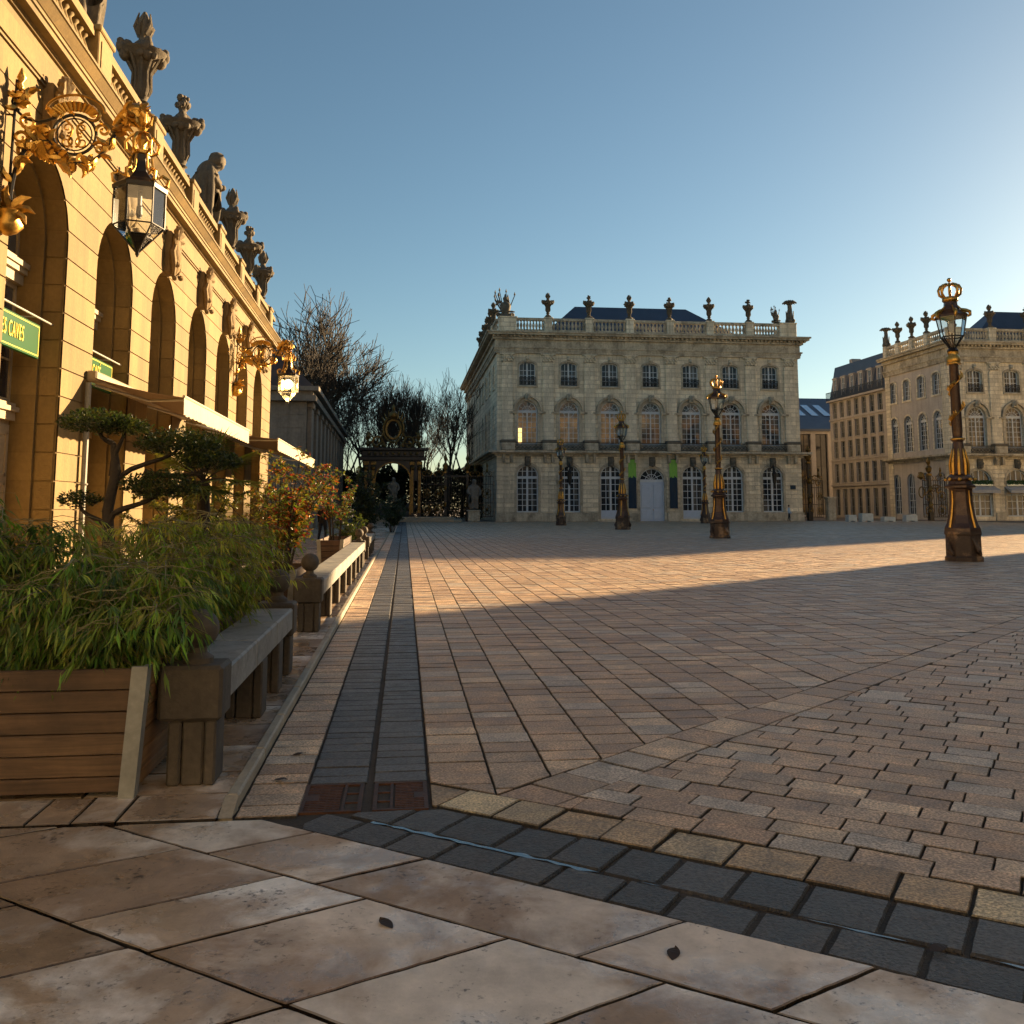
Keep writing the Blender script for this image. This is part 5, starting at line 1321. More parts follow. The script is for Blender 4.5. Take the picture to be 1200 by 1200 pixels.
def fountain_gate():
    t = thing('fountain_gate', 'black and gilded iron gate with a tall arch topped by an oval cartouche', 'gate', (0,96.5,0))
    xa, xb = -4.0, 1.5; xc = (xa+xb)/2
    ir = MB(); go = MB()
    for x in (xa, xa+.75, xb-.75, xb): ir.cbox(x-.22,x+.22,-.25,.25,0,6.3,.04); go.box(x-.13,x+.13,-.3,-.25,.9,5.6); go.cbox(x-.3,x+.3,-.34,.3,5.8,6.2,.05); go.ball((x,-.3,5.5), .25, 7, 5, 1, .4)
    ir.build('columns', M['iron'], t); go.build('gilded_pilasters', M['oldgold'], t)
    q = MB(); q.cbox(xa-.7,xb+.7,-.4,.4,6.3,6.7,.05); q.cbox(xa-.5,xb+.5,-.3,.3,6.7,7.3,.05); q.cbox(xa-.9,xb+.9,-.6,.6,7.3,7.6,.06)
    wall(q, xa, xb, 4.2, 6.3, [op(xc, 1.75, 0, 4.3, 1.7)], -.2, 14); wall(q, xa, xb, 4.2, 6.3, [op(xc, 1.75, 0, 4.3, 1.7)], .2, 14); reveal(q, op(xc,1.75,4.2,4.3,1.7), -.2, .2, False)
    q.build('entablature', M['iron'], t)
    q = MB(); arch_band(q, op(xc,1.75,.4,4.3,1.7), .14, -.28, -.2, 18, 3.6)
    for i in range(9): x = xa+.3+(xb-xa-.6)*i/8; q.ball((x,-.42,7.0), .16, 6, 4, 1, .4)
    q.build('arch_moulding', M['oldgold'], t)
    q = MB(); q.ring((xc,0,9.55), .75, .16, 'y', 24, 6, 1.3); q.ring((xc,0,9.55), 1.05, .1, 'y', 24, 5, 1.3)
    for sx in (-1,1):
        q.spiral((xc+sx*1.5,0,8.3), .7, .12, -PI/2, 1.3*sx, .12); q.spiral((xc+sx*2.3,0,8.6), .55, .1, PI/2, -1.2*sx, .1); q.tube([(xc+sx*.8,0,7.7),(xc+sx*1.3,0,8.6),(xc+sx*.9,0,9.3)], .12, 6); q.lathe([(.05,0),(.3,.3),(.1,.7),(.28,1.1),(.04,1.7)], 7, (xc+sx*2.6,0,7.7), wob=.4)
    for i in range(7): a = PI*(i+.5)/7; q.tube([(xc+.9*math.cos(a),0,10.2+.5*math.sin(a)),(xc+1.25*math.cos(a),0,10.6+1.0*math.sin(a))], [.14,.04], 5)
    q.lathe([(.1,10.6),(.45,10.9),(.5,11.2),(.15,11.5),(.2,11.8),(.03,12.2)], 8, (xc,0,0), wob=.3)
    for i in range(16): x = rnd.uniform(xa,xb); q.ball((x,0,7.7+rnd.uniform(0,.5)), rnd.uniform(.1,.22), 6, 4, 1, .4)
    q.build('cartouche', M['oldgold'], t)
    ir = MB(); go = MB(); grille(ir, go, xb+.2, 4.1, .5, 4.7, 3); grille(ir, go, 6.6, 9.2, .5, 4.7, 4)
    for x in (4.2, 6.5): gpost(ir, go, x, 5.0, .2)
    ir.box(4.2,6.5,-.06,.06,4.6,4.8)
    for i in range(9): x = 4.35+2.0*i/8; ir.box(x-.02,x+.02,-.02,.02,.3,4.6)
    ir.build('side_grille', M['iron'], t); go.build('gilded_scrolls', M['oldgold'], t)
fountain_gate()
t = thing('stone_step', 'low pinkish stone step in front of the gilded fountain gate', 'step', (2.6,94.6,0))
q = MB(); q.cbox(-6,3.2,-.9,.9,0,.25,.04); q.cbox(-5.6,2.4,-.4,.9,.25,.5,.04); q.build('tread', M['kerb'], t)
o = put('stone_statue', draped_mesh(3.3, 6, False), None, (7.1,95.6,1.2), .1, 1.0); o.data.materials.append(M['darkstone']); tag(o, 'pale standing statue on a pedestal beside the fountain gate', 'statue')
t = thing('stone_pedestal', 'stone pedestal under the pale statue by the fountain gate', 'pedestal', (7.1,95.6,0)); q = MB(); q.cbox(-.6,.6,-.5,.5,0,1.1,.05); q.cbox(-.7,.7,-.6,.6,1.05,1.2,.03); q.build('block', M['pale_weathered'], t)
def fountain_group():
    t = thing('fountain_sculpture', 'dark sculpture group on rocks seen through the arch of the fountain gate', 'sculpture', (-1.2,101,0))
    q = MB()
    for i in range(16): q.ball((rnd.uniform(-2,2),rnd.uniform(-1,1),rnd.uniform(.1,1.6)), rnd.uniform(.4,.8), 8, 6, 1, .5)
    q.build('rocks', M['darkurn'], t); me = draped_mesh(2.8, 9, False); me.materials.append(M['post']); put('figure', me, t, (0,0,2.0))
fountain_group()
def street_gate(x0, x1, Y, px, pz, label):
    t = thing('iron_gate', label, 'gate', (0,Y,0)); ir = MB(); go = MB()
    grille(ir, go, x0, x1, .4, 4.4, int(x0)); gpost(ir, go, px, pz, .26)
    go.tube([(px,0,pz*.74),(px+.7,0,pz*.8),(px+1.3,0,pz*.76)], .07, 5); go.spiral((px+1.1,0,pz*.66), .35, .08, PI/2, 1.2, .08); go.spiral((px+.5,0,pz*.68), .3, .06, 0, 1.2, .07)
    go.ring((px-1.0,-.1,3.1), .32, .07, 'y', 16, 5, 1.8); go.ball((px-1,-.1,4.9), .35, 7, 5, 1.3, .4)
    ir.build('grille', M['iron'], t); go.build('gilding', M['oldgold'], t)
street_gate(42.6, 45.6, 97, 44.0, 6.2, 'black and gilded iron gate between the central pavilion and the modern building')
street_gate(56.4, 59.2, 95.6, 57.2, 4.9, 'black and gilded iron gate at the near corner of the right hand pavilion')
t = thing('gate_pier', 'plain pale stone pier at the right end of the gate beside the central pavilion', 'pier', (46.4,97,0)); q = MB(); q.cbox(-.45,.45,-.4,.4,0,2.5,.04); q.cbox(-.55,.55,-.5,.5,2.4,2.6,.03); q.build('shaft', M['pale_weathered'], t)
for x, w, h, lb in ((45.6,.45,.7,'narrow pale concrete block, leftmost in front of the street'),(47.2,.62,.85,'tall pale concrete block, second from the left'),(49.6,.62,.5,'low pale concrete block, third from the left'),(52.0,.62,.7,'pale concrete block, rightmost of the four')):
    q = MB(); q.prism([(-w,0),(-w*.5,0),(-w*.45,.1),(w*.45,.1),(w*.5,0),(w,0),(w*.95,h-.05),(w*.88,h),(-w*.88,h),(-w*.95,h-.05)], -.4, .4)
    o = q.build('concrete_block', M['conc'], None, (x,90.8,0)); tag(o, lb, 'concrete block', 'concrete blocks closing the street')

# ---------------------------------------------------------------- street lamps
def lamp(label, loc):
    t = thing('street_lamp', label, 'street lamp', loc, .2, 'gilded lamps on the square')
    q = MB(); q.lathe([(.58,0),(.58,.12),(.54,.16),(.53,.78),(.56,.82),(.56,.9)], 8, ph=PI/8)
    for k in range(4):
        a = PI/2*k; q.tube([(.54*math.cos(a+.25),.54*math.sin(a+.25),.2),(.58*math.cos(a),.58*math.sin(a),.35),(.5*math.cos(a-.25),.5*math.sin(a-.25),.7)], [.05,.09,.03], 6)
    q.build('plinth', M['lampbase'], t)
    q = MB(); q.lathe([(.55,.9),(.54,1.0),(.47,1.15),(.4,1.4),(.355,1.75),(.345,2.1),(.36,2.2),(.46,2.24),(.46,2.3),(.36,2.36),(.34,2.44),(.4,2.5),(.38,2.58),(.26,2.66)], 8, ph=PI/8)
    q.build('pedestal', M['bronze'], t)
    q = MB(); q.lathe([(.26,2.66),(.22,2.8),(.24,2.95),(.19,3.3),(.16,3.6),(.15,3.66),(.19,3.7),(.19,3.76),(.14,3.82)], 16); q.lathe([(.14,3.82),(.155,4.0),(.135,6.1),(.15,6.16)], 16)
    q.build('shaft', M['bronze'], t, smooth=45)
    q = MB()
    for k in range(8):
        a = PI/4*k; c, s2 = math.cos(a), math.sin(a)
        if k % 2 == 0: q.tube([(.5*c,.5*s2,1.02),(.4*c,.4*s2,1.4),(.34*c,.34*s2,1.8),(.335*c,.335*s2,2.15)], [.04,.034,.028,.025], 6)
        q.tube([(.25*c,.25*s2,2.64),(.26*c,.26*s2,2.95),(.2*c,.2*s2,3.3),(.18*c,.18*s2,3.45)], [.045,.05,.035,.01], 6); q.ball((.4*c,.4*s2,2.5), .06, 6, 4, 1, .3)
    for z in (3.75,6.13): q.ring((0,0,z), .19, .035, 'z', 20, 6)
    hp = [(.165*math.cos(a), .165*math.sin(a), 3.9+2.1*a/(2*PI*2.2)) for a in [2*PI*2.2*i/60 for i in range(61)]]; q.tube(hp, .018, 5)
    for i in range(60):
        if (i // 3) % 3 == 0: continue
        p = Vector(hp[i]); d = Vector((p.x,p.y,0)).normalized(); q.tube([p, p+d*.07+Vector((0,0,.06)), p+d*.05+Vector((rnd.uniform(-.05,.05),rnd.uniform(-.05,.05),.15))], [.02,.04,.006], 5)
    q.lathe([(.15,6.1),(.22,6.18),(.2,6.34),(.14,6.4),(.17,6.5)], 12, wob=.2)
    q.build('gilded_ornament', M['gold'], t, smooth=60)
    q = MB(); n = 6; z0, z1, z2 = 6.62, 6.98, 7.62; r0, r1, r2 = .09, .34, .46; q.lathe([(.13,6.48),(.18,6.54),(.1,6.64)], 10)
    for k in range(n):
        c, s2 = math.cos(PI/3*k), math.sin(PI/3*k); c2, s3 = math.cos(PI/3*(k+1)), math.sin(PI/3*(k+1))
        q.tube([(r0*c,r0*s2,z0),(r1*c,r1*s2,z1),(r2*c,r2*s2,z2)], .02, 5)
        for r, z in ((r1,z1),(r2,z2)): q.tube([(r*c,r*s2,z),(r*c2,r*s3,z)], .022, 5)
    q.tube([(0,0,6.6),(0,0,7.15)], .03, 6)
    q.build('lantern_cage', M['iron'], t)
    q = MB()
    for k in range(n):
        c, s2 = math.cos(PI/3*k), math.sin(PI/3*k); c2, s3 = math.cos(PI/3*(k+1)), math.sin(PI/3*(k+1)); f = .98
        q.add([(r0*f*c,r0*f*s2,z0),(r0*f*c2,r0*f*s3,z0),(r1*f*c2,r1*f*s3,z1),(r1*f*c,r1*f*s2,z1),(r2*f*c2,r2*f*s3,z2),(r2*f*c,r2*f*s2,z2)], [(0,1,2,3),(3,2,4,5)])
    q.build('lantern_glass', M['lglass'], t)
    q = MB(); q.lathe([(.05,7.1),(.09,7.2),(.1,7.4),(.03,7.5)], 8); q.build('lamp_globe', M['conc'], t)
    q = MB(); q.lathe([(.5,7.6),(.5,7.66),(.4,7.74),(.27,7.84),(.21,8.0),(.2,8.12)], 6); q.build('lantern_roof', M['bronze'], t)
    q = MB()
    for k in range(6):
        c, s2 = math.cos(PI/3*k), math.sin(PI/3*k); q.tube([(.3*c,.3*s2,7.85),(.45*c,.45*s2,7.78),(.56*c,.56*s2,7.72),(.56*c,.56*s2,7.62),(.48*c,.48*s2,7.58)], [.03,.06,.06,.05,.03], 6)
        q.tube([(.5*c,.5*s2,7.62),(.22*c,.22*s2,7.95)], .025, 5)
    q.lathe([(.2,8.1),(.24,8.14),(.24,8.22),(.2,8.26)], 14)
    for k in range(8):
        a = PI/4*k; c, s2 = math.cos(a), math.sin(a); q.tube([(w*c,w*s2,z) for w, z in ((.2,8.24),(.3,8.34),(.33,8.5),(.27,8.62),(.12,8.68),(.03,8.66))], [.03,.045,.045,.045,.04,.03], 6)
    q.ball((0,0,8.82), .07, 10, 7); q.tube([(0,0,8.6),(0,0,8.8)], .025, 6)
    q.build('crown', M['gold'], t, smooth=60)
    return t
l0 = lamp('tall ornate gilded street lamp with a crowned lantern, nearest and tallest on the right', (16.35,25.7,0))
l0.scale = (.955,)*3
for x, y, s, lb in ((15.75,45.2,.93,'gilded street lamp with its gold crown in the sun, second from the right'),(14.9,62.5,.92,'gilded street lamp in front of the third arched window of the central pavilion'),(12.9,76,.82,'small dark gilded street lamp before the second arched window from the left'),(27.9,84,.82,'far street lamp half hidden behind the sunlit one')):
    dup(l0, (x,y,0), .3+x, lb, s)
# ---------------------------------------------------------------- benches and planters
def bench(y0, y1, ends, label, legs):
    t = thing('stone_bench', label, 'bench', (-1.2,(y0+y1)/2,.012), 0, 'stone benches along the kerb'); m = (y0+y1)/2
    q = MB(); n = max(1, round((y1-y0)/1.25)); d = (y1-y0)/n
    for i in range(n): q.cbox(-.2,.16,y0+d*i+.003-m,y0+d*(i+1)-.003-m,.425,.625,.014)
    q.build('seat', M['bench'], t)
    for y in legs:
        q = MB(); q.cbox(-.12,-.05,-.13,.13,0,.424,.012); q.cbox(-.046,.076,-.125,.125,0,.424,.012); q.cbox(.08,.15,-.13,.13,0,.424,.012); q.build('leg', M['benchleg'], t, (0,y-m,0))
    for y, front in ends:
        q = MB(); q.cbox(-.19,.17,-.15,.15,.36,.67,.02); q.cbox(-.13,-.055,-.13,.13,0,.36,.012); q.cbox(-.05,.07,-.124,.124,0,.36,.012); q.cbox(.075,.14,-.13,.13,0,.36,.012); e = q.build('end_post', M['benchleg'], t, (0,y-m,0))
        q = MB(); q.lathe([(.09,.67),(.09,.7),(.05,.73),(.05,.77)], 14); q.ball((0,0,.865), .115, 26, 18); q.build('ball_finial', M['benchleg'], e, smooth=50)
bench(5.92, 9.1, ((5.77,1),(9.25,1)), 'grey stone bench in the shade beside the wooden planter, nearest the viewer', (7.46,8.4))
bench(12.42, 25.2, ((12.27,1),(25.35,1)), 'long stone bench whose far half is lit golden by the sun', [14.0+1.75*k for k in range(7)])
bench(28.6, 33.5, ((28.45,1),(33.65,1)), 'farthest stone bench, before the dark evergreen shrubs', (30.2,31.9))
def planter(x0, x1, y0, y1, h, label, fl=.06, mat='planter'):
    xc, yc = (x0+x1)/2, (y0+y1)/2; t = thing('wooden_planter', label, 'planter', (xc,yc,.014), 0, 'wooden planters on the terrace'); a, b2 = (x1-x0)/2, (y1-y0)/2
    n = 6; ph = h/n
    for side in range(4):
        q = MB()
        for k in range(n):
            g = rnd.uniform(.75, 1.15); q.col = (g, g*rnd.uniform(.94,1), g*rnd.uniform(.88,.98)); z0, z1 = k*ph+.006+.03*(k == 0), (k+1)*ph-.003
            f0, f1 = fl*(z0/h), fl*(z1/h)
            w, dd = (a, b2) if side % 2 == 0 else (b2, a)
            p = lambda u, d, f: ((u*(w+f-.03), -(dd+f)+d) if side == 0 else (u*(w+f-.03), (dd+f)-d) if side == 2 else ((dd+f)-d, u*(w+f-.03)) if side == 1 else (-(dd+f)+d, u*(w+f-.03)))
            vs = [(*p(-1,0,f0),z0),(*p(1,0,f0),z0),(*p(1,.03,f0),z0),(*p(-1,.03,f0),z0),(*p(-1,.006,f1-.0),z1+.0),(*p(1,.006,f1),z1),(*p(1,.03,f1),z1),(*p(-1,.03,f1),z1)]
            vs += [(*p(-1,0,f1),z1-.006),(*p(1,0,f1),z1-.006)]
            q.add(vs, [(0,1,9,8),(8,9,5,4),(4,5,6,7),(2,3,7,6),(3,0,8,4,7),(1,2,6,5,9),(3,2,1,0)])
        q.build('side_boards', M[mat] if side % 2 == 0 else M.setdefault(mat+'_y', wood(mat+'_boards_y', (.36,.2,.085) if mat == 'planter' else (.09,.05,.03), 1)), t)
    for sx in (-1,1):
        for sy in (-1,1):
            q = MB(); X0, Y0 = sx*(a+.012), sy*(b2+.012); X1, Y1 = sx*(a+fl+.012), sy*(b2+fl+.012); e = .085
            vs = []
            for X, Y, z in ((X0,Y0,0),(X1,Y1,h+.01)):
                vs += [(X,Y,z),(X-sx*e,Y,z),(X-sx*e,Y-sy*.03,z),(X-sx*.03,Y-sy*.03,z),(X-sx*.03,Y-sy*e,z),(X,Y-sy*e,z)]
            q.add(vs, [(i,(i+1) % 6,6+(i+1) % 6,6+i) for i in range(6)]+[tuple(range(6,12)),tuple(range(5,-1,-1))]); q.build('corner_post', M['post'], t)
    q = MB(); q.box(-a-fl*.8+.03,a+fl*.8-.03,-b2-fl*.8+.03,b2+fl*.8-.03,h-.16,h-.1); q.build('soil', M['soil'], t)
    return t
planter(-3.3,-1.46,5.46,6.34,.7,'slatted wooden planter box with a grey corner post, in the left foreground')
planter(-2.5,-1.55,7.3,9.3,.62,'wooden planter box behind the nearest stone bench, under the bamboo',.05)
M['planter_dark'] = wood('dark_planter_boards', (.09,.05,.03), 0)
planter(-2.3,-1.5,12.9,14.6,.72,'dark brown planter box under the red leaved shrub',.05,'planter_dark')
planter(-3.6,-2.5,9.0,10.6,.7,'wooden planter box of the cloud pruned tree by the arcade',.05)
planter(-2.95,-1.95,11.0,12.4,.8,'wooden planter box under the fan palm',.05)
planter(-1.95,-1.45,22.0,25.0,.8,'wooden planter box behind the sunlit end of the long bench',.05,'planter_dark')

# ---------------------------------------------------------------- plants
def leafquad(q, p, d, l, w, droop=.3, fold=.2, roll=None):
    d = Vector(d).normalized(); s = d.cross(Vector((0,0,1)))
    s = s.normalized() if s.length > .05 else Vector((1,0,0))
    a = rnd.uniform(-.9,.9) if roll is None else roll
    up = s.cross(d); s, up = s*math.cos(a)+up*math.sin(a), up*math.cos(a)-s*math.sin(a)
    p = Vector(p); m = p+d*l*.42+Vector((0,0,-droop*l*.12)); e = p+d*l+Vector((0,0,-droop*l*.5))
    q.add([tuple(p), tuple(m+s*w*.5+up*w*fold), tuple(m-Vector((0,0,0))), tuple(m-s*w*.5+up*w*fold), tuple(e)], [(0,2,1),(0,3,2),(1,2,4),(2,3,4)])
def vary(base, v=.3, h=.12):
    g = rnd.uniform(1-v, 1+v); return tuple(max(.004, c*g*rnd.uniform(1-h, 1+h)) for c in base)
def bamboo(label, c, rx, ry, z0, z1, ncane, seed, cols, nleaf=5, hang=0.0, lean=(0,0), ll=.105):
    global rnd
    rnd = random.Random(seed); t = thing('bamboo', label, 'bamboo', (c[0],c[1],z0)); cn = MB(); q = MB(); H = z1-z0
    for i in range(ncane):
        a = rnd.uniform(0,2*PI); rr = math.sqrt(rnd.random())
        bx, by = .55*rx*rr*math.cos(a), .55*ry*rr*math.sin(a); h = H*rnd.uniform(.55,1.0)*(1-.25*rr)
        tx, ty = bx+rx*.75*rr*math.cos(a)+rnd.uniform(-.12,.12)+lean[0], by+ry*.75*rr*math.sin(a)+rnd.uniform(-.12,.12)+lean[1]
        pts = [(bx+(tx-bx)*u**1.7, by+(ty-by)*u**1.7, h*(u-.12*u*u*u)) for u in (k/7 for k in range(8))]
        cn.tube(pts, [.009-.0009*k for k in range(8)], 5)
        for k in range(2, 8):
            P = Vector(pts[k])
            for b2 in range(rnd.randint(3,5)):
                az = rnd.uniform(0,2*PI); l = rnd.uniform(.12,.34); dz = rnd.uniform(-.25,.35)-hang*.3
                e = P+Vector((l*math.cos(az), l*math.sin(az), dz*l-.04)); cn.tube([P, (P+e)/2+Vector((0,0,.03)), e], [.003,.0025,.0015], 3, False)
                col0 = tuple(x*.72 for x in vary(rnd.choice(cols), .4))
                for s in range(nleaf):
                    u = rnd.uniform(.35,1); p0 = P.lerp(e, u); a2 = az+rnd.uniform(-1.1,1.1)
                    q.col = tuple(x*rnd.uniform(.8,1.2) for x in col0)
                    leafquad(q, p0, (math.cos(a2), math.sin(a2), rnd.uniform(-1.3,.15)-hang), ll*rnd.uniform(.6,1.15), ll*.155, .7)
    cn.build('cane', M['cane'], t); q.build('foliage', M['leaf'], t)
GB = [(.12,.22,.03),(.17,.28,.04),(.22,.31,.04),(.09,.18,.045),(.34,.4,.09)]
YB = [(.26,.33,.04),(.32,.36,.05),(.18,.26,.035),(.4,.42,.08),(.15,.22,.035)]
bamboo('dark bamboo at the left edge of the photo, in the wooden planter', (-2.75,5.9), .65, .42, .6, 1.9, 56, 11, GB, 8, .2)
bamboo('drooping green bamboo overhanging the corner post of the wooden planter', (-1.84,5.88), .46, .4, .58, 1.5, 66, 12, GB, 7, .4, (.08,-.04))
bamboo('yellower feathery bamboo behind the nearest stone bench', (-1.88,8.2), .6, .85, .52, 1.8, 100, 13, YB, 7, .2, (.08,0), .09)
bamboo('feathery green bamboo between the planter and the farther bamboo', (-1.98,7.0), .4, .4, .4, 1.6, 38, 14, GB+YB, 7, .3, (.06,0))
def shrub(name, label, cat, c, rx, ry, z0, z1, n, seed, cols, ls, gloss=True, dens=1.0, base=0.0, wl=.45, stems=9, group=None):
    global rnd
    rnd = random.Random(seed); t = thing(name, label, cat, (c[0],c[1],base), 0, group); st = MB(); q = MB(); tips = []
    for i in range(stems):
        a = rnd.uniform(0,2*PI); rr = math.sqrt(rnd.random()); p = Vector((.12*math.cos(a),.12*math.sin(a),0))
        e = Vector((rx*rr*math.cos(a), ry*rr*math.sin(a), z0+(z1-z0)*rnd.uniform(.35,1.0)*(1-.35*rr*rr)))
        mid = p.lerp(e, .5)+Vector((-.2*rr*math.cos(a)*rx, -.2*rr*math.sin(a)*ry, .1)); pts = bez(p, mid, mid, e, 6); st.tube(pts, [.02-.0025*k for k in range(7)], 5)
        for k in range(2, 7):
            for b2 in range(3):
                P = Vector(pts[k]); f = P+Vector((rnd.uniform(-1,1)*rx*.35, rnd.uniform(-1,1)*ry*.35, rnd.uniform(-.1,.4)*(z1-z0)*.35)); st.tube([P, f], [.006,.002], 3, False); tips.append((P, f))
    for i in range(n):
        P, f = rnd.choice(tips); p = P.lerp(f, rnd.uniform(.3,1.1)); 
        if p.z < z0: continue
        q.col = vary(rnd.choice(cols), .3); leafquad(q, p, (rnd.uniform(-1,1), rnd.uniform(-1,1), rnd.uniform(-.4,1)), ls*rnd.uniform(.6,1.3), ls*wl, .4)
    st.build('stem', M['bark'], t); q.build('foliage', M['leaf_gloss' if gloss else 'leaf'], t)
RED = [(.26,.035,.02),(.3,.09,.03),(.12,.15,.03),(.18,.19,.035),(.08,.12,.025),(.24,.14,.03),(.1,.13,.03)]
shrub('red_leaved_shrub', 'shrub with mixed red, orange and yellow green leaves in a dark planter', 'shrub', (-1.75,13.7), .75, .7, .35, 1.75, 2600, 21, RED, .085, base=.62, stems=12)
shrub('olive_shrub', 'loose olive green shrub against the sunlit arcade wall, behind the bamboo', 'shrub', (-2.75,12.8), .95, .8, .3, 1.85, 4200, 22, [(.1,.11,.025),(.16,.15,.035),(.07,.085,.02),(.2,.17,.04)], .075, base=.6, stems=12)
shrub('leafy_shrub', 'yellow green shrub between the fan palm and the red leaved shrub', 'shrub', (-2.2,16.0), .9, 1.0, .4, 2.0, 3600, 23, [(.13,.14,.03),(.17,.15,.035),(.08,.1,.025),(.2,.08,.03)], .08, base=.5, stems=12)
shrub('red_tipped_shrub', 'tall thin shrub with red tips behind the long sunlit bench', 'shrub', (-1.7,23.5), .5, 1.1, .6, 2.2, 1300, 24, [(.1,.12,.03),(.07,.1,.025),(.25,.05,.025),(.06,.09,.025)], .1, base=.7, stems=10)
shrub('bushy_shrub', 'dense dark green bush beyond the end of the long bench', 'shrub', (-1.75,30), .62, 2.2, .1, 1.5, 4200, 25, [(.05,.08,.02),(.07,.1,.025),(.04,.065,.018),(.11,.12,.03)], .1, base=0, stems=16)
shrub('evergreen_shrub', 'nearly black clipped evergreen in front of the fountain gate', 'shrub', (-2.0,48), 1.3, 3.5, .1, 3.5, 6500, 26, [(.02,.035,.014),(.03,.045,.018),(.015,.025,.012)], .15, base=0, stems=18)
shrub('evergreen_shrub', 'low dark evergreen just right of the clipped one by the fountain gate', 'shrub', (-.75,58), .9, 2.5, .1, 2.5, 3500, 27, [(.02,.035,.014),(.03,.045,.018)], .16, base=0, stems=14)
def cloudtree():
    global rnd
    rnd = random.Random(31); t = thing('cloud_pruned_tree', 'cloud pruned tree with flat dark leaf pads on a bare curving trunk', 'tree', (-2.93,9.7,.6)); tr = MB(); q = MB()
    tr.tube([(0,0,0),(.02,0,.5),(-.03,.02,.95),(.04,0,1.35),(.0,.02,1.6)], [.07,.06,.055,.05,.035], 8)
    br = [((.0,.02,1.6),(-.14,-.05,1.82),.36,.15),((.02,0,1.15),(.62,.1,1.62),.42,.17),((0,0,1.3),(.1,.0,1.78),.26,.12),((0,0,.85),(.5,-.1,1.18),.36,.18),((.02,0,.7),(-.3,.0,1.05),.2,.1),((.3,.05,1.35),(.95,.1,1.45),.3,.13)]
    for p, e, r, h in br:
        tr.tube(bez(p, (p[0],p[1],e[2]-.15), (e[0],e[1],e[2]-.2), e, 6), [.035,.032,.03,.026,.022,.018,.012], 6)
        for i in range(int(3400*r*r*3.6)):
            a = rnd.uniform(0,2*PI); d = math.sqrt(rnd.random()); z = rnd.uniform(-.7,1)*math.sqrt(max(0,1-d*d)); k = 1+.2*noise.noise(Vector((a*2,e[0]*5,z)))
            q.col = vary(rnd.choice([(.03,.05,.018),(.045,.065,.02),(.025,.04,.015),(.07,.08,.025)]), .3)
            leafquad(q, (e[0]+r*d*k*math.cos(a), e[1]+r*d*k*math.sin(a), e[2]+h*z*k), (rnd.uniform(-1,1),rnd.uniform(-1,1),rnd.uniform(-.2,1)), .05*rnd.uniform(.7,1.4), .024, .2)
    tr.build('trunk', M['bark'], t, smooth=60); q.build('crown', M['leaf_gloss'], t)
cloudtree()
def palm():
    global rnd
    rnd = random.Random(33); t = thing('fan_palm', 'fan palm with stiff radiating leaves standing out against the awning', 'palm', (-2.45,11.7,.6)); tr = MB(); q = MB()
    tr.tube([(0,0,0),(.02,0,.6),(0,0,1.3)], [.08,.085,.07], 10)
    for i in range(24):
        a = rnd.uniform(0,2*PI); el = rnd.uniform(-.5,1.2); l = rnd.uniform(.3,.5); d = Vector((math.cos(a)*math.cos(el), math.sin(a)*math.cos(el), math.sin(el)))
        p = Vector((0,0,1.3)); e = p+d*l; tr.tube([p, p.lerp(e,.5)+Vector((0,0,.03)), e], [.012,.01,.008], 4)
        s = d.cross(Vector((0,0,1))).normalized(); col = rnd.choice([(.09,.13,.03),(.15,.18,.04),(.2,.2,.045),(.07,.11,.03)])
        for k in range(17):
            b2 = -1.9+3.8*k/16; v = (d*math.cos(b2)+s*math.sin(b2)); q.col = vary(col, .2); leafquad(q, e, v, rnd.uniform(.34,.44)*(1-.1*abs(b2)), .03, .35, .3, 0)
    tr.build('trunk', M['bark'], t); q.build('fronds', M['leaf'], t)
palm()

# ---------------------------------------------------------------- bare winter trees
def treemesh(seed, h, upright=.5, levels=5):
    r = random.Random(seed); tk = MB(); cr = MB()
    def grow(p, d, l, rad, lev):
        n = 3 if lev < 3 else 2; pts = [p]; rr = [rad]; dd = d
        for i in range(n):
            dd = (dd+Vector((r.uniform(-1,1),r.uniform(-1,1),r.uniform(-.6,1)*.8+upright*.25))*(.16+.05*lev)).normalized(); pts.append(pts[-1]+dd*l/n); rr.append(rad*(1-.35*(i+1)/n))
        (tk if lev < 2 else cr).tube(pts, rr, 7 if lev == 0 else 5 if lev < 2 else 3, False)
        if lev >= levels: return
        kids = ((4,4,4,5,4,3) if upright < .5 else (3,4,4,4,3,3))[lev]
        for k in range(kids):
            u = r.uniform(.45,1) if k else 1.0
            i = min(int(u*n), n-1); q = pts[i].lerp(pts[i+1], u*n-i); a = r.uniform(0,2*PI); s = r.uniform(.35,.85) if k else r.uniform(.05,.35)
            o = dd.orthogonal().normalized(); o = o*math.cos(a)+dd.cross(o)*math.sin(a); nd = (dd*math.cos(s)+o*math.sin(s)+Vector((0,0,upright*.3))).normalized()
            grow(q, nd, l*r.uniform(.6,.82), max(.028 if upright < .5 else .022, rr[-1]*r.uniform(.55,.8)), lev+1)
    grow(Vector((0,0,0)), Vector((0,0,1)), h*.3, h*.017, 0)
    m = max(v[2] for v in cr.v); k = h/m
    for b2 in (tk, cr): b2.v = [(x*k, y*k, z*k) for x, y, z in b2.v]
    a = tk.mesh('tree_trunk', 60); b2 = cr.mesh('tree_crown'); a.materials.append(M['bark']); b2.materials.append(M['twig']); return a, b2
TM = [treemesh(41, 18, .35), treemesh(52, 18, .8, 5), treemesh(63, 18, 1.1, 5)]
def tree(k, px, Y, h, rz, label):
    t = thing('bare_tree', label, 'tree', ((px-474)/1087*Y, Y, 0), rz, 'bare winter trees'); t.scale = (h/18,)*3
    put('trunk', TM[k][0], t); put('crown', TM[k][1], t)
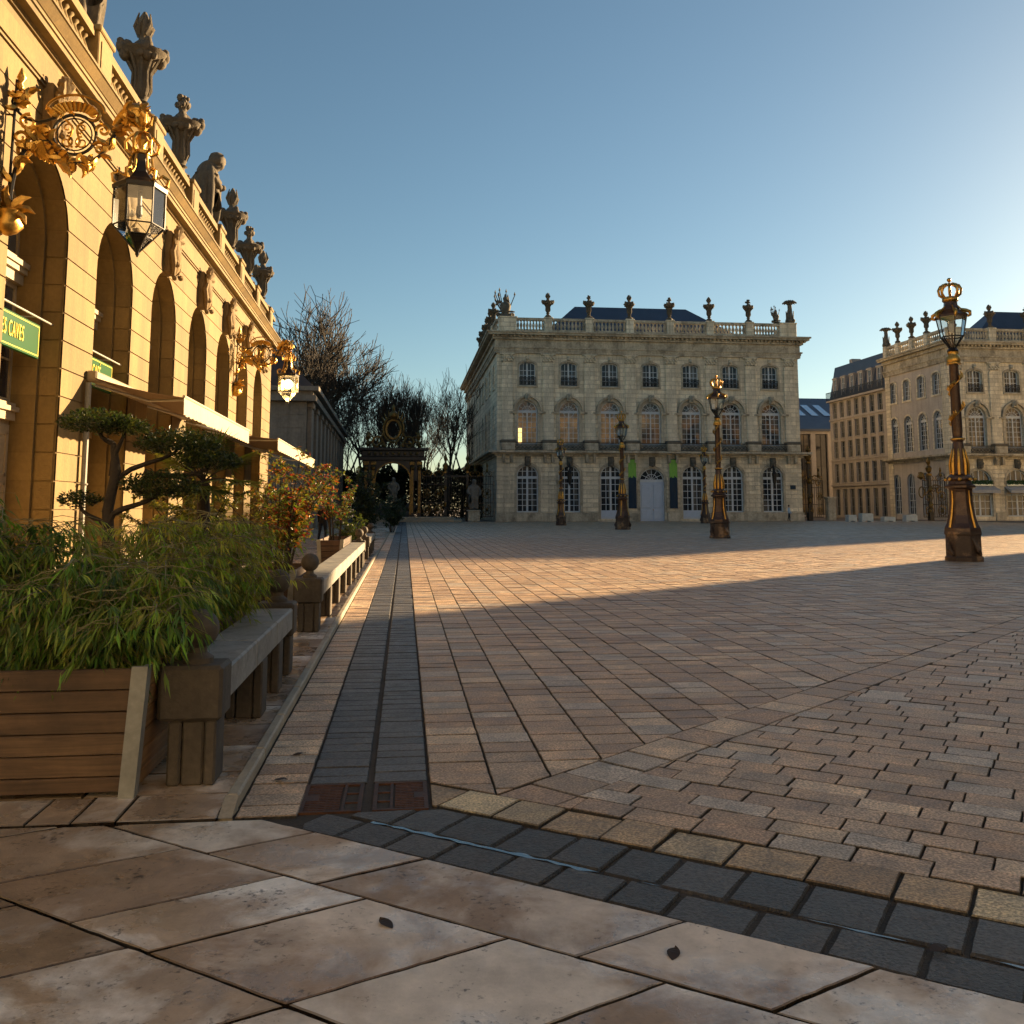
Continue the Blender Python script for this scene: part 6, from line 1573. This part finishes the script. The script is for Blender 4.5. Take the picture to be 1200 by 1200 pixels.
for k, px, Y, h, rz, lb in ((0,347,112,27.2,0,'tall spreading bare tree rising behind the end of the sunlit arcade'),(0,388,115,24.8,2.2,'spreading bare tree just right of the tallest one, above the glinting lantern'),(0,368,126,25,4.0,'bare tree behind the brown roof and chimney'),
    (1,418,108,17.2,0,'bare tree at the left end of the upright row behind the fountain gate'),(2,434,118,18.6,1,'slim bare tree, second of the upright row behind the fountain gate'),(1,448,124,19.5,2,'bare tree, third of the upright row, left of the oval cartouche'),(2,462,114,18.4,3,'slim bare tree directly behind the oval cartouche'),
    (1,477,122,19.6,4,'bare tree just right of the oval cartouche'),(2,493,130,20,5,'slim bare tree, last of the dense row behind the gate'),(2,405,125,18,.5,'slim bare tree above the roof of the pilastered building'),(1,522,105,17.9,1.5,'round crowned bare tree standing alone just left of the central pavilion'),(2,541,128,18,2.5,'thin bare tree partly hidden by the left side of the central pavilion'),
    (1,440,140,20,2.9,'bare tree farther back, between the second and third of the upright row'),(2,470,142,20.5,.9,'bare tree farther back in the park, behind the oval cartouche'),(1,505,145,20,3.6,'bare tree farther back in the park, left of the lone round tree')):
    tree(k, px, Y, h, rz, lb)
def hedge():
    global rnd
    rnd = random.Random(71); q = MB()
    for i in range(42000):
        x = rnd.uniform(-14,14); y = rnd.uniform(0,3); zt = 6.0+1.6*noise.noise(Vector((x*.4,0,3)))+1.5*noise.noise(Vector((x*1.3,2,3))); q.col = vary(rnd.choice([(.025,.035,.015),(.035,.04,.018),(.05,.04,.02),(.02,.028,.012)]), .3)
        leafquad(q, (x,y,rnd.uniform(0,1)**.7*zt), (rnd.uniform(-1,1),rnd.uniform(-1,1),rnd.uniform(-.3,1)), rnd.uniform(.25,.55), .2, .3)
    o = q.build('park_undergrowth', M['leaf'], None, (0,112,0)); o['kind'] = 'stuff'
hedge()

# ---------------------------------------------------------------- people
def person(label, loc, rz, h, coat, legs, hair, bulk=1.0, pose='walk', arms=0.0):
    t = thing('person', label, 'person', loc, rz); me = person_mesh(h, pose, bulk, arms)
    for m in (plain('coat_cloth', coat, .9), plain('trouser_cloth', legs, .9), plain('skin_tone', (.4,.24,.17), .6), plain('shoe_leather', (.012,.012,.012), .5)): me.materials.append(m)
    k = h/1.75
    for p in me.polygons:
        z = p.center.z/k; p.material_index = 3 if z < .1 else 1 if z < .88 and abs(p.center.x)/k < .22 else 2 if z > 1.5 or (z < .87 and abs(p.center.x)/k >= .22) else 0
    put('body', me, t)
    q = MB(); q.ball((0,.01*k,1.7*k), .105*k, 10, 7, 1.0); q.build('hair', plain('hair', hair, .7), t, smooth=60)
person('person in a dark coat and dark trousers walking on the terrace beside the shrubs', (-3.55,41.5,.012), 2.6, 1.74, (.012,.013,.016), (.015,.016,.022), (.03,.02,.014), 1.08)
person('person in a light blue jacket walking before the rightmost arched window of the central pavilion', (39.7,92.5,0), 1.0, 1.68, (.3,.42,.55), (.02,.02,.025), (.02,.015,.012), 1.15, 'walk', 1.0)

# ---------------------------------------------------------------- camera, sky, sun
cam = bpy.data.cameras.new('camera'); co = bpy.data.objects.new('camera', cam); COL.objects.link(co); scene.camera = co
co.location = (0,0,1.6); co.rotation_euler = (R(90+6.4974), 0, R(-6.6121))
cam.sensor_width = 36; cam.sensor_fit = 'HORIZONTAL'; cam.lens = 36*1080/1200; cam.shift_y = -130/1200; cam.clip_start = .05; cam.clip_end = 2000
w = bpy.data.worlds.new('World'); scene.world = w; w.use_nodes = True; nt = w.node_tree; bg = nt.nodes['Background']
SUN_EL, SUN_AZ = R(13.2), R(53)                         # azimuth measured from +Y towards +X
sky = N(nt, 'ShaderNodeTexSky', sky_type='NISHITA'); sky.sun_disc = False; sky.sun_elevation = SUN_EL; sky.sun_rotation = SUN_AZ
sky.altitude = 200; sky.air_density = 1.0; sky.dust_density = .42; sky.ozone_density = 4
L(nt, mixc(nt, 'MULTIPLY', 1.0, sky.outputs[0], (.91,.8,.61)), bg.inputs[0]); bg.inputs[1].default_value = .05
sl = bpy.data.lights.new('sun', 'SUN'); so = bpy.data.objects.new('sun', sl); COL.objects.link(so)
sl.energy = 5.0; sl.angle = R(.6); sl.color = (1,.68,.35)
sd = Vector((math.sin(SUN_AZ)*math.cos(SUN_EL), math.cos(SUN_AZ)*math.cos(SUN_EL), math.sin(SUN_EL)))
so.rotation_euler = sd.to_track_quat('Z', 'Y').to_euler(); so.location = (40,40,40)
vs = scene.view_settings; vs.view_transform = 'Standard'; vs.look = 'None'; vs.gamma = 1; vs.exposure = 2.0; vs.use_curve_mapping = False
scene.cycles.use_denoising = True; scene.cycles.max_bounces = 6; scene.cycles.transparent_max_bounces = 12
scene.cycles.sample_clamp_indirect = 6
